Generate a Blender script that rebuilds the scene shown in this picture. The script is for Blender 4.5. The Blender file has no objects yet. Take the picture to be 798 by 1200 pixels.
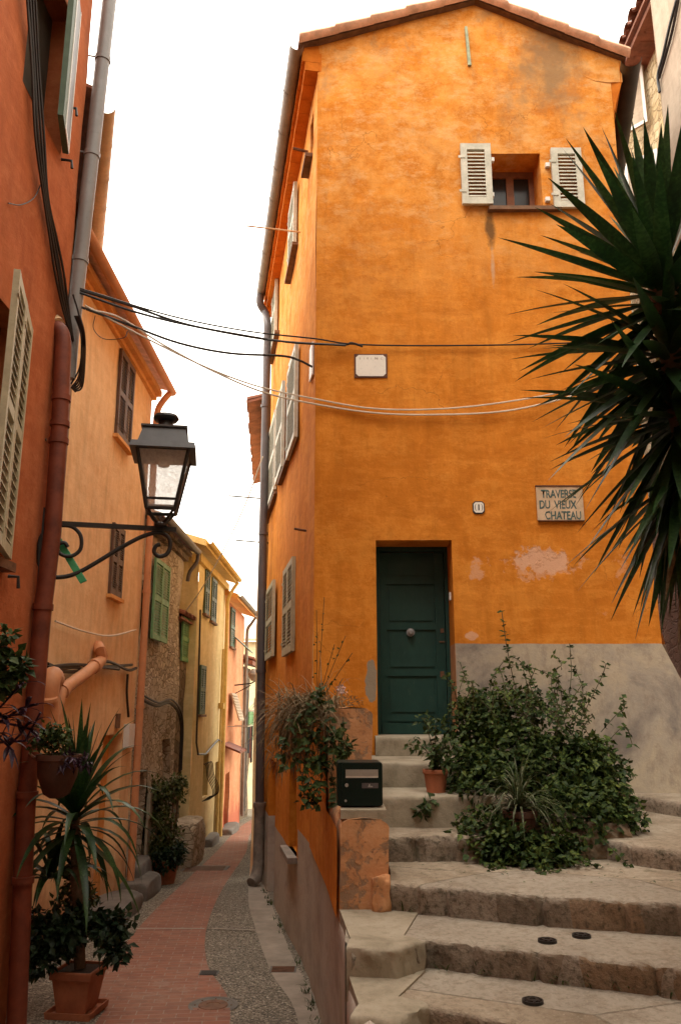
import bpy, bmesh, math, random
from mathutils import Vector, noise
R = math.radians
C = bpy.context.scene.collection
S = bpy.context.scene
rnd = random.Random(7)

# ------------------------------------------------------------------ camera, sky, sun, exposure
TH = R(13.5); CT, ST = math.cos(TH), math.sin(TH); FP = 960.0
cam = bpy.data.cameras.new('camera'); co = bpy.data.objects.new('camera', cam); C.objects.link(co)
co.location = (0, 0, 0); co.rotation_euler = (R(90) + TH, 0, 0)
cam.sensor_fit = 'VERTICAL'; cam.sensor_height = 36; cam.lens = 28.8
cam.shift_x = 0.0; cam.clip_end = 3000; cam.clip_start = 0.05
cam.dof.use_dof = False
S.camera = co

SUN_EL, SUN_ROT = R(58), R(-35)
w = bpy.data.worlds.new('World'); S.world = w; w.use_nodes = True
nt = w.node_tree; nt.nodes.clear()
sky = nt.nodes.new('ShaderNodeTexSky'); sky.sky_type = 'NISHITA'; sky.sun_disc = False
sky.sun_elevation = SUN_EL; sky.sun_rotation = SUN_ROT; sky.air_density = 1.0; sky.dust_density = 4.0
mx = nt.nodes.new('ShaderNodeMix'); mx.data_type = 'RGBA'; mx.inputs[0].default_value = 0.82
mx.inputs[7].default_value = (10.6, 9.8, 8.3, 1)      # thick even cloud layer
bg = nt.nodes.new('ShaderNodeBackground'); bg.inputs[1].default_value = 0.10
ow = nt.nodes.new('ShaderNodeOutputWorld')
nt.links.new(sky.outputs[0], mx.inputs[6]); nt.links.new(mx.outputs[2], bg.inputs[0]); nt.links.new(bg.outputs[0], ow.inputs[0])
sl = bpy.data.lights.new('sun', 'SUN'); sl.energy = 0.5; sl.angle = R(25); sl.color = (1, 0.95, 0.88)
so = bpy.data.objects.new('sun', sl); C.objects.link(so)
sd = Vector((math.sin(SUN_ROT) * math.cos(SUN_EL), math.cos(SUN_ROT) * math.cos(SUN_EL) * -1, math.sin(SUN_EL)))
so.rotation_euler = sd.to_track_quat('Z', 'Y').to_euler()
S.view_settings.view_transform = 'Standard'; S.view_settings.look = 'None'
S.view_settings.gamma = 1; S.view_settings.exposure = 2.2
S.render.engine = 'CYCLES'
S.cycles.max_bounces = 8; S.cycles.diffuse_bounces = 5; S.cycles.transparent_max_bounces = 12

# ------------------------------------------------------------------ measuring helpers
def ray(px, py):
    u = (px - 399) / FP; v = (600 - py) / FP
    return Vector((u, CT - v * ST, ST + v * CT))
def at(px, py, Y):
    r = ray(px, py); return r * (Y / r.y)
def atx(px, py, X):
    r = ray(px, py); return r * (X / r.x)
def G(Y): return -2.06 - 0.05 * max(-4, min(Y, 34))
def ground(px, py):
    r = ray(px, py); return r * (-2.06 / (r.z + 0.05 * r.y))
class Fr:
    """upright frame: u to the right seen from outside, w out of the wall, z up"""
    def __init__(s, o, d):
        s.o = Vector((o[0], o[1], 0)); d = Vector((d[0], d[1], 0)); s.d = d.normalized(); s.n = Vector((s.d.y, -s.d.x, 0))
    def P(s, u, w, z): return s.o + s.d * u + s.n * w + Vector((0, 0, z))
    def hit(s, px, py, w=0):
        r = ray(px, py); p = s.o + s.n * w; t = p.dot(s.n) / r.dot(s.n); q = r * t
        return (q - p).dot(s.d), q.z
def sm(a, b, x):
    t = max(0, min(1, (x - a) / (b - a))); return t * t * (3 - 2 * t)

# ------------------------------------------------------------------ mesh builder
ORG = {}
class MB:
    def __init__(s): s.v = []; s.f = []; s.mi = []
    def q(s, pts, mi=0):
        k = len(s.v); s.v += [Vector(p) for p in pts]; s.f.append(tuple(range(k, k + len(pts)))); s.mi.append(mi)
    def hexa(s, p, mi=0):
        k = len(s.v); s.v += [Vector(a) for a in p]
        for f in ((0, 3, 2, 1), (4, 5, 6, 7), (0, 1, 5, 4), (1, 2, 6, 5), (2, 3, 7, 6), (3, 0, 4, 7)):
            s.f.append(tuple(k + i for i in f)); s.mi.append(mi)
    def box(s, x0, x1, y0, y1, z0, z1, mi=0):
        s.hexa([(x0, y0, z0), (x1, y0, z0), (x1, y1, z0), (x0, y1, z0), (x0, y0, z1), (x1, y0, z1), (x1, y1, z1), (x0, y1, z1)], mi)
    def fbox(s, F, u0, u1, w0, w1, z0, z1, mi=0):
        P = F.P
        s.hexa([P(u0, w1, z0), P(u1, w1, z0), P(u1, w0, z0), P(u0, w0, z0), P(u0, w1, z1), P(u1, w1, z1), P(u1, w0, z1), P(u0, w0, z1)], mi)
    def tube(s, path, r, n=8, cap=True, mi=0):
        path = [Vector(p) for p in path]; m = len(path)
        rs = r if isinstance(r, (list, tuple)) else [r] * m
        t0 = (path[1] - path[0]).normalized()
        a = t0.orthogonal().normalized(); k = len(s.v)
        for i, p in enumerate(path):
            t = (path[min(i + 1, m - 1)] - path[max(i - 1, 0)])
            t = t.normalized() if t.length > 1e-9 else t0
            a = (a - t * a.dot(t)); a = a.normalized() if a.length > 1e-6 else t.orthogonal().normalized()
            b = t.cross(a)
            for j in range(n):
                g = 2 * math.pi * j / n; s.v.append(p + (a * math.cos(g) + b * math.sin(g)) * rs[i])
        for i in range(m - 1):
            for j in range(n):
                s.f.append((k + i * n + j, k + i * n + (j + 1) % n, k + (i + 1) * n + (j + 1) % n, k + (i + 1) * n + j)); s.mi.append(mi)
        if cap:
            s.f.append(tuple(k + j for j in reversed(range(n)))); s.mi.append(mi)
            s.f.append(tuple(k + (m - 1) * n + j for j in range(n))); s.mi.append(mi)
    def lathe(s, c, prof, n=16, sq=None, rot=0, mi=0):
        """prof: list of (r,z). sq: n=4 square section"""
        c = Vector(c); k = len(s.v)
        for r, z in prof:
            for j in range(n):
                g = 2 * math.pi * (j + 0.5) / n + rot; s.v.append(c + Vector((math.cos(g) * r, math.sin(g) * r, z)))
        for i in range(len(prof) - 1):
            for j in range(n):
                s.f.append((k + i * n + j, k + i * n + (j + 1) % n, k + (i + 1) * n + (j + 1) % n, k + (i + 1) * n + j)); s.mi.append(mi)
        s.f.append(tuple(k + j for j in reversed(range(n)))); s.mi.append(mi)
        s.f.append(tuple(k + (len(prof) - 1) * n + j for j in range(n))); s.mi.append(mi)
    def gutter(s, path, r, n=8, side=None, th=0.006):
        """half round open channel along a path"""
        path = [Vector(p) for p in path]
        for sgn in (0, 1):
            k = len(s.v); rr = r - th * sgn
            for i, p in enumerate(path):
                t = (path[min(i + 1, len(path) - 1)] - path[max(i - 1, 0)]).normalized()
                b = Vector((t.y, -t.x, 0)).normalized(); 
                for j in range(n + 1):
                    g = math.pi + math.pi * j / n; s.v.append(p + b * math.cos(g) * rr + Vector((0, 0, math.sin(g) * rr)))
            for i in range(len(path) - 1):
                for j in range(n):
                    s.f.append((k + i * (n + 1) + j, k + i * (n + 1) + j + 1, k + (i + 1) * (n + 1) + j + 1, k + (i + 1) * (n + 1) + j)); s.mi.append(0)
        L = len(path) * (n + 1); 
        for i in range(len(path) - 1):
            for j in (0, n):
                a = k - L + i * (n + 1) + j; b2 = k + i * (n + 1) + j
                s.f.append((a, a + n + 1, b2 + n + 1, b2)); s.mi.append(0)
    def build(s, name, mat, parent=None, smooth=False, loc=None):
        org = ORG[parent] if parent else Vector(loc if loc is not None else (0, 0, 0))
        me = bpy.data.meshes.new(name); me.from_pydata([tuple(p - org) for p in s.v], [], s.f)
        ms = mat if isinstance(mat, (list, tuple)) else [mat]
        for m in ms: me.materials.append(m)
        if len(ms) > 1: me.polygons.foreach_set('material_index', s.mi)
        if smooth: me.polygons.foreach_set('use_smooth', [True] * len(me.polygons))
        me.update()
        o = bpy.data.objects.new(name, me); C.objects.link(o)
        if parent: o.parent = bpy.data.objects[parent] if isinstance(parent, str) else parent
        else: o.location = org
        ORG[o] = org
        return o
def smooth_angle(o, a=35):
    me = o.data; me.polygons.foreach_set('use_smooth', [True] * len(me.polygons))
    bm = bmesh.new(); bm.from_mesh(me); bmesh.ops.remove_doubles(bm, verts=bm.verts, dist=0.0002)
    for e in bm.edges:
        if len(e.link_faces) == 2 and e.calc_face_angle(0) > R(a): e.smooth = False
    bm.to_mesh(me); bm.free(); return o
def thing(name, label, cat, loc, group=None):
    o = bpy.data.objects.new(name, None); C.objects.link(o); o.location = loc; o.empty_display_size = 0.2
    ORG[o] = Vector(loc); o['label'] = label; o['category'] = cat
    if group: o['group'] = group
    return o
def tag(o, label, cat, group=None):
    o['label'] = label; o['category'] = cat
    if group: o['group'] = group
    return o
def struct(o): o['kind'] = 'structure'; return o

# ------------------------------------------------------------------ materials
class M:
    def __init__(s, name):
        s.m = bpy.data.materials.new(name); s.m.use_nodes = True; s.t = s.m.node_tree; s.t.nodes.clear()
        s.out = s.t.nodes.new('ShaderNodeOutputMaterial'); s.g = s.t.nodes.new('ShaderNodeNewGeometry')
        s.sep = None
    def L(s, a, b): s.t.links.new(a, b)
    def setin(s, inp, v):
        if hasattr(v, 'is_output'): s.L(v, inp)
        elif isinstance(v, (tuple, list)) and len(v) == 3 and inp.type == 'RGBA': inp.default_value = (*v, 1)
        else: inp.default_value = v
    def pos(s, sc=(1, 1, 1), loc=(0, 0, 0), rot=(0, 0, 0)):
        n = s.t.nodes.new('ShaderNodeMapping'); s.L(s.g.outputs['Position'], n.inputs[0])
        n.inputs['Scale'].default_value = sc; n.inputs['Location'].default_value = loc; n.inputs['Rotation'].default_value = rot
        return n.outputs[0]
    def xyz(s, i):
        if not s.sep:
            s.sep = s.t.nodes.new('ShaderNodeSeparateXYZ'); s.L(s.g.outputs['Position'], s.sep.inputs[0])
        return s.sep.outputs[i]
    def noise(s, sc, det=6, ro=0.6, msc=(1, 1, 1), loc=(0, 0, 0), dist=0):
        n = s.t.nodes.new('ShaderNodeTexNoise'); s.L(s.pos(msc, loc), n.inputs['Vector'])
        n.inputs['Scale'].default_value = sc; n.inputs['Detail'].default_value = det; n.inputs['Roughness'].default_value = ro
        n.inputs['Distortion'].default_value = dist
        return n.outputs[0]
    def vor(s, sc, feat='F1', msc=(1, 1, 1), out=0, rand=1):
        n = s.t.nodes.new('ShaderNodeTexVoronoi'); n.feature = feat; s.L(s.pos(msc), n.inputs['Vector']); n.inputs['Scale'].default_value = sc
        n.inputs['Randomness'].default_value = rand
        return n.outputs[out]
    def ramp(s, f, st):
        n = s.t.nodes.new('ShaderNodeValToRGB'); s.L(f, n.inputs[0]); e = n.color_ramp.elements
        while len(e) < len(st): e.new(0.5)
        for i, (p, c) in enumerate(st):
            e[i].position = p; e[i].color = (*c, 1) if isinstance(c, (tuple, list)) else (c, c, c, 1)
        return n.outputs[0]
    def mix(s, f, a, b, mode='MIX'):
        n = s.t.nodes.new('ShaderNodeMix'); n.data_type = 'RGBA'; n.blend_type = mode
        s.setin(n.inputs[0], f); s.setin(n.inputs[6], a); s.setin(n.inputs[7], b); return n.outputs[2]
    def ma(s, op, a, b=0.0, cl=False):
        n = s.t.nodes.new('ShaderNodeMath'); n.operation = op; n.use_clamp = cl
        s.setin(n.inputs[0], a); s.setin(n.inputs[1], b); return n.outputs[0]
    def mr(s, v, a, b, c=0.0, d=1.0):
        n = s.t.nodes.new('ShaderNodeMapRange'); s.setin(n.inputs[0], v)
        n.inputs[1].default_value = a; n.inputs[2].default_value = b; n.inputs[3].default_value = c; n.inputs[4].default_value = d
        return n.outputs[0]
    def bump(s, h, st=0.3, d=0.02, prev=None):
        n = s.t.nodes.new('ShaderNodeBump'); n.inputs['Strength'].default_value = st; n.inputs['Distance'].default_value = d
        s.L(h, n.inputs['Height'])
        if prev: s.L(prev, n.inputs['Normal'])
        return n.outputs[0]
    def spot(s, cx, cz, rx, rz, ns=5, thr=0.5, soft=0.06, amt=1.0, cy=None, ry=1.0):
        """ragged blob around (cx,cz) on a facade: returns 0..1"""
        dx = s.ma('DIVIDE', s.ma('SUBTRACT', s.xyz(0), cx), rx); dz = s.ma('DIVIDE', s.ma('SUBTRACT', s.xyz(2), cz), rz)
        d = s.ma('ADD', s.ma('MULTIPLY', dx, dx), s.ma('MULTIPLY', dz, dz))
        if cy is not None:
            dy = s.ma('DIVIDE', s.ma('SUBTRACT', s.xyz(1), cy), ry); d = s.ma('ADD', d, s.ma('MULTIPLY', dy, dy))
        v = s.ma('SUBTRACT', s.ma('ADD', s.noise(ns, 8, 0.65), s.ma('MULTIPLY', s.ma('SUBTRACT', 1.0, d), 0.5 * amt)), 0.5)
        return s.mr(v, thr - soft, thr + soft)
    def fin(s, col, rough=0.85, nrm=None, metal=0.0, spec=0.3, sub=None, trans=None):
        b = s.t.nodes.new('ShaderNodeBsdfPrincipled'); s.setin(b.inputs['Base Color'], col); s.setin(b.inputs['Roughness'], rough)
        b.inputs['Metallic'].default_value = metal; b.inputs['Specular IOR Level'].default_value = spec
        if nrm: s.L(nrm, b.inputs['Normal'])
        if trans:
            tr = s.t.nodes.new('ShaderNodeBsdfTranslucent'); s.setin(tr.inputs[0], col); mxs = s.t.nodes.new('ShaderNodeMixShader')
            mxs.inputs[0].default_value = trans; s.L(b.outputs[0], mxs.inputs[1]); s.L(tr.outputs[0], mxs.inputs[2]); s.L(mxs.outputs[0], s.out.inputs[0])
        else: s.L(b.outputs[0], s.out.inputs[0])
        return s.m

def plaster_col(m, dark, mid, light, big=0.7, seed=0):
    a = m.noise(big, 8, 0.68, loc=(seed, seed * 2, 0), dist=0.1)
    c = m.ramp(a, [(0.28, dark), (0.5, mid), (0.72, light)])
    b = m.noise(4.5, 8, 0.7, msc=(1, 1, 0.55), loc=(seed, 0, 3))
    c = m.mix(m.mr(b, 0.3, 0.75), c, light, 'MIX') if False else m.mix(0.55, c, m.ramp(b, [(0.3, [x * 0.72 for x in mid]), (0.52, mid), (0.75, [min(1, x * 1.22) for x in light])]))
    for (sc_, lo, k, cc_) in ((1.3, 0.52, 0.36, light), (2.3, 0.54, 0.34, dark), (5.0, 0.57, 0.30, light), (12.0, 0.59, 0.35, dark)):
        c = m.mix(m.mr(m.noise(sc_, 12, 0.78, msc=(1, 1, 1.5), loc=(seed + sc_, sc_, 1)), lo - 0.012, lo + 0.03, 0, k), c, cc_)
    tw = m.noise(6, 8, 0.75, msc=(0.35, 0.35, 1.6), loc=(2, seed, 7)); c = m.mix(m.mr(tw, 0.5, 0.62, 0, 0.22), c, [min(1, x * 1.25) for x in light])
    st = m.noise(5, 5, 0.6, msc=(1.3, 1.3, 0.13), loc=(seed, 5, 0))
    c = m.mix(m.mr(st, 0.5, 0.78, 0, 0.35), c, [x * 0.55 for x in dark])
    return c
def plaster_bump(m, st=0.35, extra=None):
    h = m.ma('ADD', m.ma('MULTIPLY', m.noise(3.5, 8, 0.6), 1.0), m.ma('MULTIPLY', m.noise(45, 4, 0.6), 0.22))
    if extra: h = m.ma('ADD', h, extra)
    return m.bump(h, st, 0.035)
def plaster(name, dark, mid, light, seed=0, rough=0.9, dirt=None, base=None):
    m = M(name); c = plaster_col(m, dark, mid, light, seed=seed)
    sp = m.noise(9, 8, 0.7, loc=(seed * 3, 1, 1)); c = m.mix(m.mr(sp, 0.66, 0.72, 0, 0.5), c, [min(1, x * 1.3 + 0.02) for x in light])
    if base:   # patchy darker foot with its own ragged outline
        zz = m.ma('SUBTRACT', m.xyz(2), m.ma('ADD', m.ma('MULTIPLY', m.xyz(1), -0.05), -2.06))
        v = m.ma('ADD', zz, m.ma('MULTIPLY', m.noise(2.2, 6, 0.6, loc=(seed, 0, 0)), -1.4))
        c = m.mix(m.mr(v, 0.05, -0.35, 0, 0.75), c, base)
    return m.fin(c, rough, plaster_bump(m), spec=0.08)
def simple(name, col, rough=0.6, metal=0, var=0.25, sc=8, bump=0.1, spec=0.4, light=None):
    m = M(name); n = m.noise(sc, 6, 0.65)
    c = m.ramp(n, [(0.3, [x * (1 - var) for x in col]), (0.7, light if light else [min(1, x * (1 + var)) for x in col])])
    f = m.noise(sc * 7, 4, 0.6, loc=(4, 4, 4)); c = m.mix(m.mr(f, 0.55, 0.75, 0, 0.35), c, [x * 0.6 for x in col])
    return m.fin(c, rough, m.bump(n, bump, 0.01), metal, spec)

# main facade plaster, with its real patches: peeled render, soot drips and the grey cement plinth
def facade_mat():
    m = M('orange_facade')
    c = plaster_col(m, (0.44, 0.130, 0.015), (0.58, 0.195, 0.024), (0.71, 0.295, 0.052), big=0.6)
    z = m.xyz(2); x = m.xyz(0); y = m.xyz(1)
    # paler worn wash on the upper storey, also painting in its brighter light
    worn = m.ma('MULTIPLY', m.mr(m.noise(1.9, 12, 0.8, dist=0.1), 0.44, 0.58), m.mr(z, 3.6, 6.2))
    c = m.mix(m.ma('MULTIPLY', worn, 0.5), c, (0.80, 0.41, 0.12))
    wc = m.ma('MULTIPLY', m.mr(m.noise(3.3, 12, 0.8, loc=(7, 2, 1), msc=(1, 1, 1.8)), 0.50, 0.60), m.mr(z, 4.6, 6.0))
    c = m.mix(m.ma('MULTIPLY', wc, 0.4), c, (0.72, 0.47, 0.22))
    g = m.spot(2.55, 7.65, 0.5, 0.75, 4, 0.22, 0.22, 0.9); c = m.mix(m.ma('MULTIPLY', g, 0.8), c, (0.22, 0.15, 0.085))
    g = m.spot(2.1, 7.1, 0.3, 0.9, 4, 0.36, 0.2, 0.7); c = m.mix(m.ma('MULTIPLY', g, 0.45), c, (0.28, 0.19, 0.10))
    g = m.spot(1.74, 5.45, 0.07, 0.30, 9, 0.2, 0.2, 0.9); c = m.mix(m.ma('MULTIPLY', g, 0.9), c, (0.13, 0.07, 0.03))
    g = m.mr(m.noise(2.6, 9, 0.75, loc=(1, 9, 4), msc=(1, 1, 0.8)), 0.54, 0.66); g = m.ma('MULTIPLY', g, m.mr(z, 5.0, 7.4)); c = m.mix(m.ma('MULTIPLY', g, 0.5), c, (0.36, 0.22, 0.11))
    g = m.spot(1.75, 4.95, 0.03, 0.3, 9, 0.3, 0.2, 0.9); c = m.mix(m.ma('MULTIPLY', g, 0.5), c, (0.5, 0.42, 0.3))
    # brownish weathering stains, low on the wall
    for (cx, cz, rx, rz, k) in ((1.45, 1.6, 0.15, 0.12, 0.4), (0.9, 2.6, 0.7, 0.3, 0.2), (2.6, 3.0, 0.8, 0.4, 0.2)):
        c = m.mix(m.ma('MULTIPLY', m.spot(cx, cz, rx, rz, 5, 0.45, 0.2, 0.6), k), c, (0.36, 0.10, 0.02))
    # peeled patches showing pale render
    pk = (0.66, 0.38, 0.24); hs = None
    for (cx, cz, rx, rz, k, th) in ((2.10, 1.48, 0.85, 0.30, 0.45, 0.42), (2.12, 1.52, 0.50, 0.22, 0.85, 0.34), (1.42, 1.42, 0.18, 0.22, 0.6, 0.40), (1.35, 0.73, 0.10, 0.07, 0.8, 0.30), (2.95, 1.45, 0.3, 0.3, 0.35, 0.5), (2.0, 5.0, 1.0, 0.5, 0.18, 0.62), (2.7, 0.95, 0.5, 0.25, 0.25, 0.6)):
        s_ = m.spot(cx, cz, rx, rz, 8, th, 0.035, 1.0, cy=8.5, ry=0.4); c = m.mix(m.ma('MULTIPLY', s_, k), c, pk)
        hs = s_ if hs is None else hs
    # grey patch left of the door
    s_ = m.spot(0.31, 0.24, 0.08, 0.30, 5, 0.25, 0.03, 1.0, cy=8.5, ry=0.3); c = m.mix(s_, c, (0.30, 0.25, 0.185))
    ck = m.t.nodes.new('ShaderNodeTexVoronoi'); ck.feature = 'DISTANCE_TO_EDGE'; ck.inputs['Scale'].default_value = 0.55
    va = m.t.nodes.new('ShaderNodeVectorMath'); va.operation = 'ADD'; nn = m.t.nodes.new('ShaderNodeTexNoise'); nn.inputs['Scale'].default_value = 2.5; nn.inputs['Detail'].default_value = 8; m.L(m.pos(), nn.inputs[0])
    vs_ = m.t.nodes.new('ShaderNodeVectorMath'); vs_.operation = 'SCALE'; vs_.inputs['Scale'].default_value = 0.9; m.L(nn.outputs[1], vs_.inputs[0]); m.L(m.pos(), va.inputs[0]); m.L(vs_.outputs[0], va.inputs[1]); m.L(va.outputs[0], ck.inputs['Vector'])
    ckm = m.ma('MULTIPLY', m.mr(ck.outputs[0], 0.0035, 0.001), m.mr(m.noise(0.8, 3, 0.5, loc=(5, 5, 5)), 0.5, 0.6)); c = m.mix(m.ma('MULTIPLY', ckm, 0.6), c, (0.25, 0.09, 0.02))
    # cement plinth right of the door and along the left wall
    edge = m.ma('MULTIPLY', m.ma('SUBTRACT', m.noise(3, 3, 0.5), 0.5), 0.02)
    ze = m.ma('ADD', z, edge)
    front = m.ma('MULTIPLY', m.mr(ze, 0.652, 0.646), m.mr(x, 1.165, 1.18))
    lowl = m.ma('ADD', m.ma('MULTIPLY', m.ma('GREATER_THAN', y, 9.75), -0.33), m.ma('ADD', m.ma('MULTIPLY', m.ma('LESS_THAN', y, 5.63), 0.4), -1.31))
    left = m.mr(m.ma('SUBTRACT', ze, lowl), 0.004, -0.004)
    left = m.ma('MULTIPLY', left, m.ma('LESS_THAN', x, 0.35))
    pc = m.ramp(m.noise(1.6, 8, 0.65, dist=0.5), [(0.34, (0.20, 0.175, 0.155)), (0.47, (0.37, 0.32, 0.255)), (0.58, (0.46, 0.385, 0.28)), (0.70, (0.29, 0.25, 0.215))])
    pc = m.mix(m.mr(m.noise(9, 10, 0.78, msc=(1, 1, 0.5)), 0.5, 0.62, 0, 0.5), pc, (0.24, 0.19, 0.15))
    pl = m.ramp(m.noise(2.2, 10, 0.72, msc=(1, .6, 1.1)), [(0.3, (0.30, 0.255, 0.22)), (0.55, (0.45, 0.39, 0.33)), (0.75, (0.36, 0.30, 0.25))])
    c = m.mix(front, c, pc); c = m.mix(left, c, pl)
    return m.fin(c, 0.95, plaster_bump(m, 0.38, m.ma('MULTIPLY', hs, -0.6)), spec=0.06)
MT = {}
MT['facade'] = facade_mat()
MT['trimorange'] = plaster('orange_cornice', (0.36, 0.085, 0.01), (0.52, 0.14, 0.015), (0.60, 0.19, 0.025), 3)
MT['red'] = plaster('red_wall', (0.32, 0.085, 0.032), (0.42, 0.12, 0.045), (0.50, 0.17, 0.07), 11)
MT['apricot'] = plaster('apricot_wall', (0.70, 0.43, 0.21), (0.80, 0.54, 0.29), (0.84, 0.61, 0.37), 21, base=(0.42, 0.20, 0.10))
MT['apricotdeep'] = plaster('apricot_trim', (0.60, 0.27, 0.08), (0.70, 0.34, 0.11), (0.76, 0.42, 0.16), 5)
MT['yellow'] = plaster('yellow_wall', (0.56, 0.43, 0.19), (0.68, 0.54, 0.27), (0.74, 0.62, 0.35), 31, base=(0.42, 0.32, 0.16))
MT['coral'] = plaster('coral_wall', (0.52, 0.20, 0.10), (0.62, 0.27, 0.14), (0.68, 0.36, 0.22), 41, base=(0.45, 0.12, 0.08))
MT['cream'] = plaster('cream_wall', (0.60, 0.50, 0.28), (0.72, 0.62, 0.38), (0.78, 0.70, 0.48), 51)
MT['brownwall'] = plaster('brown_wall', (0.16, 0.09, 0.045), (0.24, 0.14, 0.07), (0.30, 0.18, 0.10), 61)
MT['taupe'] = plaster('taupe_wall', (0.36, 0.29, 0.22), (0.44, 0.355, 0.27), (0.50, 0.41, 0.32), 71)
MT['ochre_trim'] = plaster('ochre_trim', (0.50, 0.33, 0.10), (0.60, 0.42, 0.15), (0.66, 0.48, 0.2), 81)

def stonewall(name, cols, mortar, sc=3.2, plaster_cover=0.5, pcol=(0.36, 0.28, 0.20), zsplit=None):
    m = M(name)
    n = m.t.nodes.new('ShaderNodeTexVoronoi'); n.feature = 'F1'
    wv = m.t.nodes.new('ShaderNodeVectorMath'); wv.operation = 'ADD'
    nz = m.t.nodes.new('ShaderNodeTexNoise'); m.L(m.pos(), nz.inputs[0]); nz.inputs['Scale'].default_value = 4; nz.inputs['Detail'].default_value = 4
    sc3 = m.t.nodes.new('ShaderNodeVectorMath'); sc3.operation = 'SCALE'; m.L(nz.outputs[1], sc3.inputs[0]); sc3.inputs['Scale'].default_value = 0.22
    m.L(m.pos((1, 1, 1.9)), wv.inputs[0]); m.L(sc3.outputs[0], wv.inputs[1])
    m.L(wv.outputs[0], n.inputs['Vector']); n.inputs['Scale'].default_value = sc
    n2 = m.t.nodes.new('ShaderNodeTexVoronoi'); n2.feature = 'DISTANCE_TO_EDGE'; m.L(wv.outputs[0], n2.inputs['Vector']); n2.inputs['Scale'].default_value = sc
    rr = m.t.nodes.new('ShaderNodeSeparateColor'); m.L(n.outputs['Color'], rr.inputs[0])
    c = m.ramp(rr.outputs[0], [(i / (len(cols) - 1), cc) for i, cc in enumerate(cols)])
    c = m.mix(m.mr(m.noise(16, 6, 0.7), 0.4, 0.75, 0, 0.5), c, [x * 0.5 for x in cols[0]])
    ed = m.mr(n2.outputs[0], 0.02, 0.09)
    c = m.mix(ed, mortar, c)
    pm = m.mr(m.noise(1.1, 8, 0.7, loc=(3, 1, 0)), plaster_cover + 0.06, plaster_cover - 0.06)
    pcc = m.ramp(m.noise(3, 8, 0.7), [(0.3, [x * 0.6 for x in pcol]), (0.6, pcol), (0.75, [x * 1.2 for x in pcol])])
    c = m.mix(pm, c, pcc)
    h = m.ma('ADD', m.ma('MULTIPLY', ed, m.ma('SUBTRACT', 1.0, m.ma('MULTIPLY', pm, 0.8))), m.ma('MULTIPLY', m.noise(12, 8, 0.7), 0.5))
    h = m.ma('ADD', h, m.ma('MULTIPLY', pm, 0.7))
    if zsplit:
        zs, zc = zsplit
        f = m.mr(m.ma('ADD', m.xyz(2), m.noise(1.5, 4, 0.6)), zs + 0.1, zs - 0.1)
        c = m.mix(f, c, m.ramp(m.noise(2.2, 8, 0.65), [(0.3, [x * 0.7 for x in zc]), (0.7, zc)]))
    return m.fin(c, 0.92, m.bump(h, 0.8, 0.05))
MT['greystone'] = stonewall('old_grey_stone', [(0.30, 0.23, 0.155), (0.50, 0.41, 0.29), (0.62, 0.52, 0.39), (0.42, 0.33, 0.23)], (0.24, 0.18, 0.12), 5.5, 0.47, (0.56, 0.47, 0.36))
MT['rubble'] = stonewall('ochre_rubble', [(0.40, 0.28, 0.14), (0.58, 0.44, 0.25), (0.66, 0.55, 0.36), (0.48, 0.33, 0.16)], (0.42, 0.31, 0.17), 5.5, 0.42, (0.55, 0.40, 0.20), zsplit=(3.6, (0.30, 0.16, 0.115)))
MT['darkstone'] = stonewall('dark_stone', [(0.14, 0.10, 0.07), (0.24, 0.18, 0.12), (0.30, 0.22, 0.15)], (0.10, 0.08, 0.06), 2.5, 0.45, (0.22, 0.16, 0.10))

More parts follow.
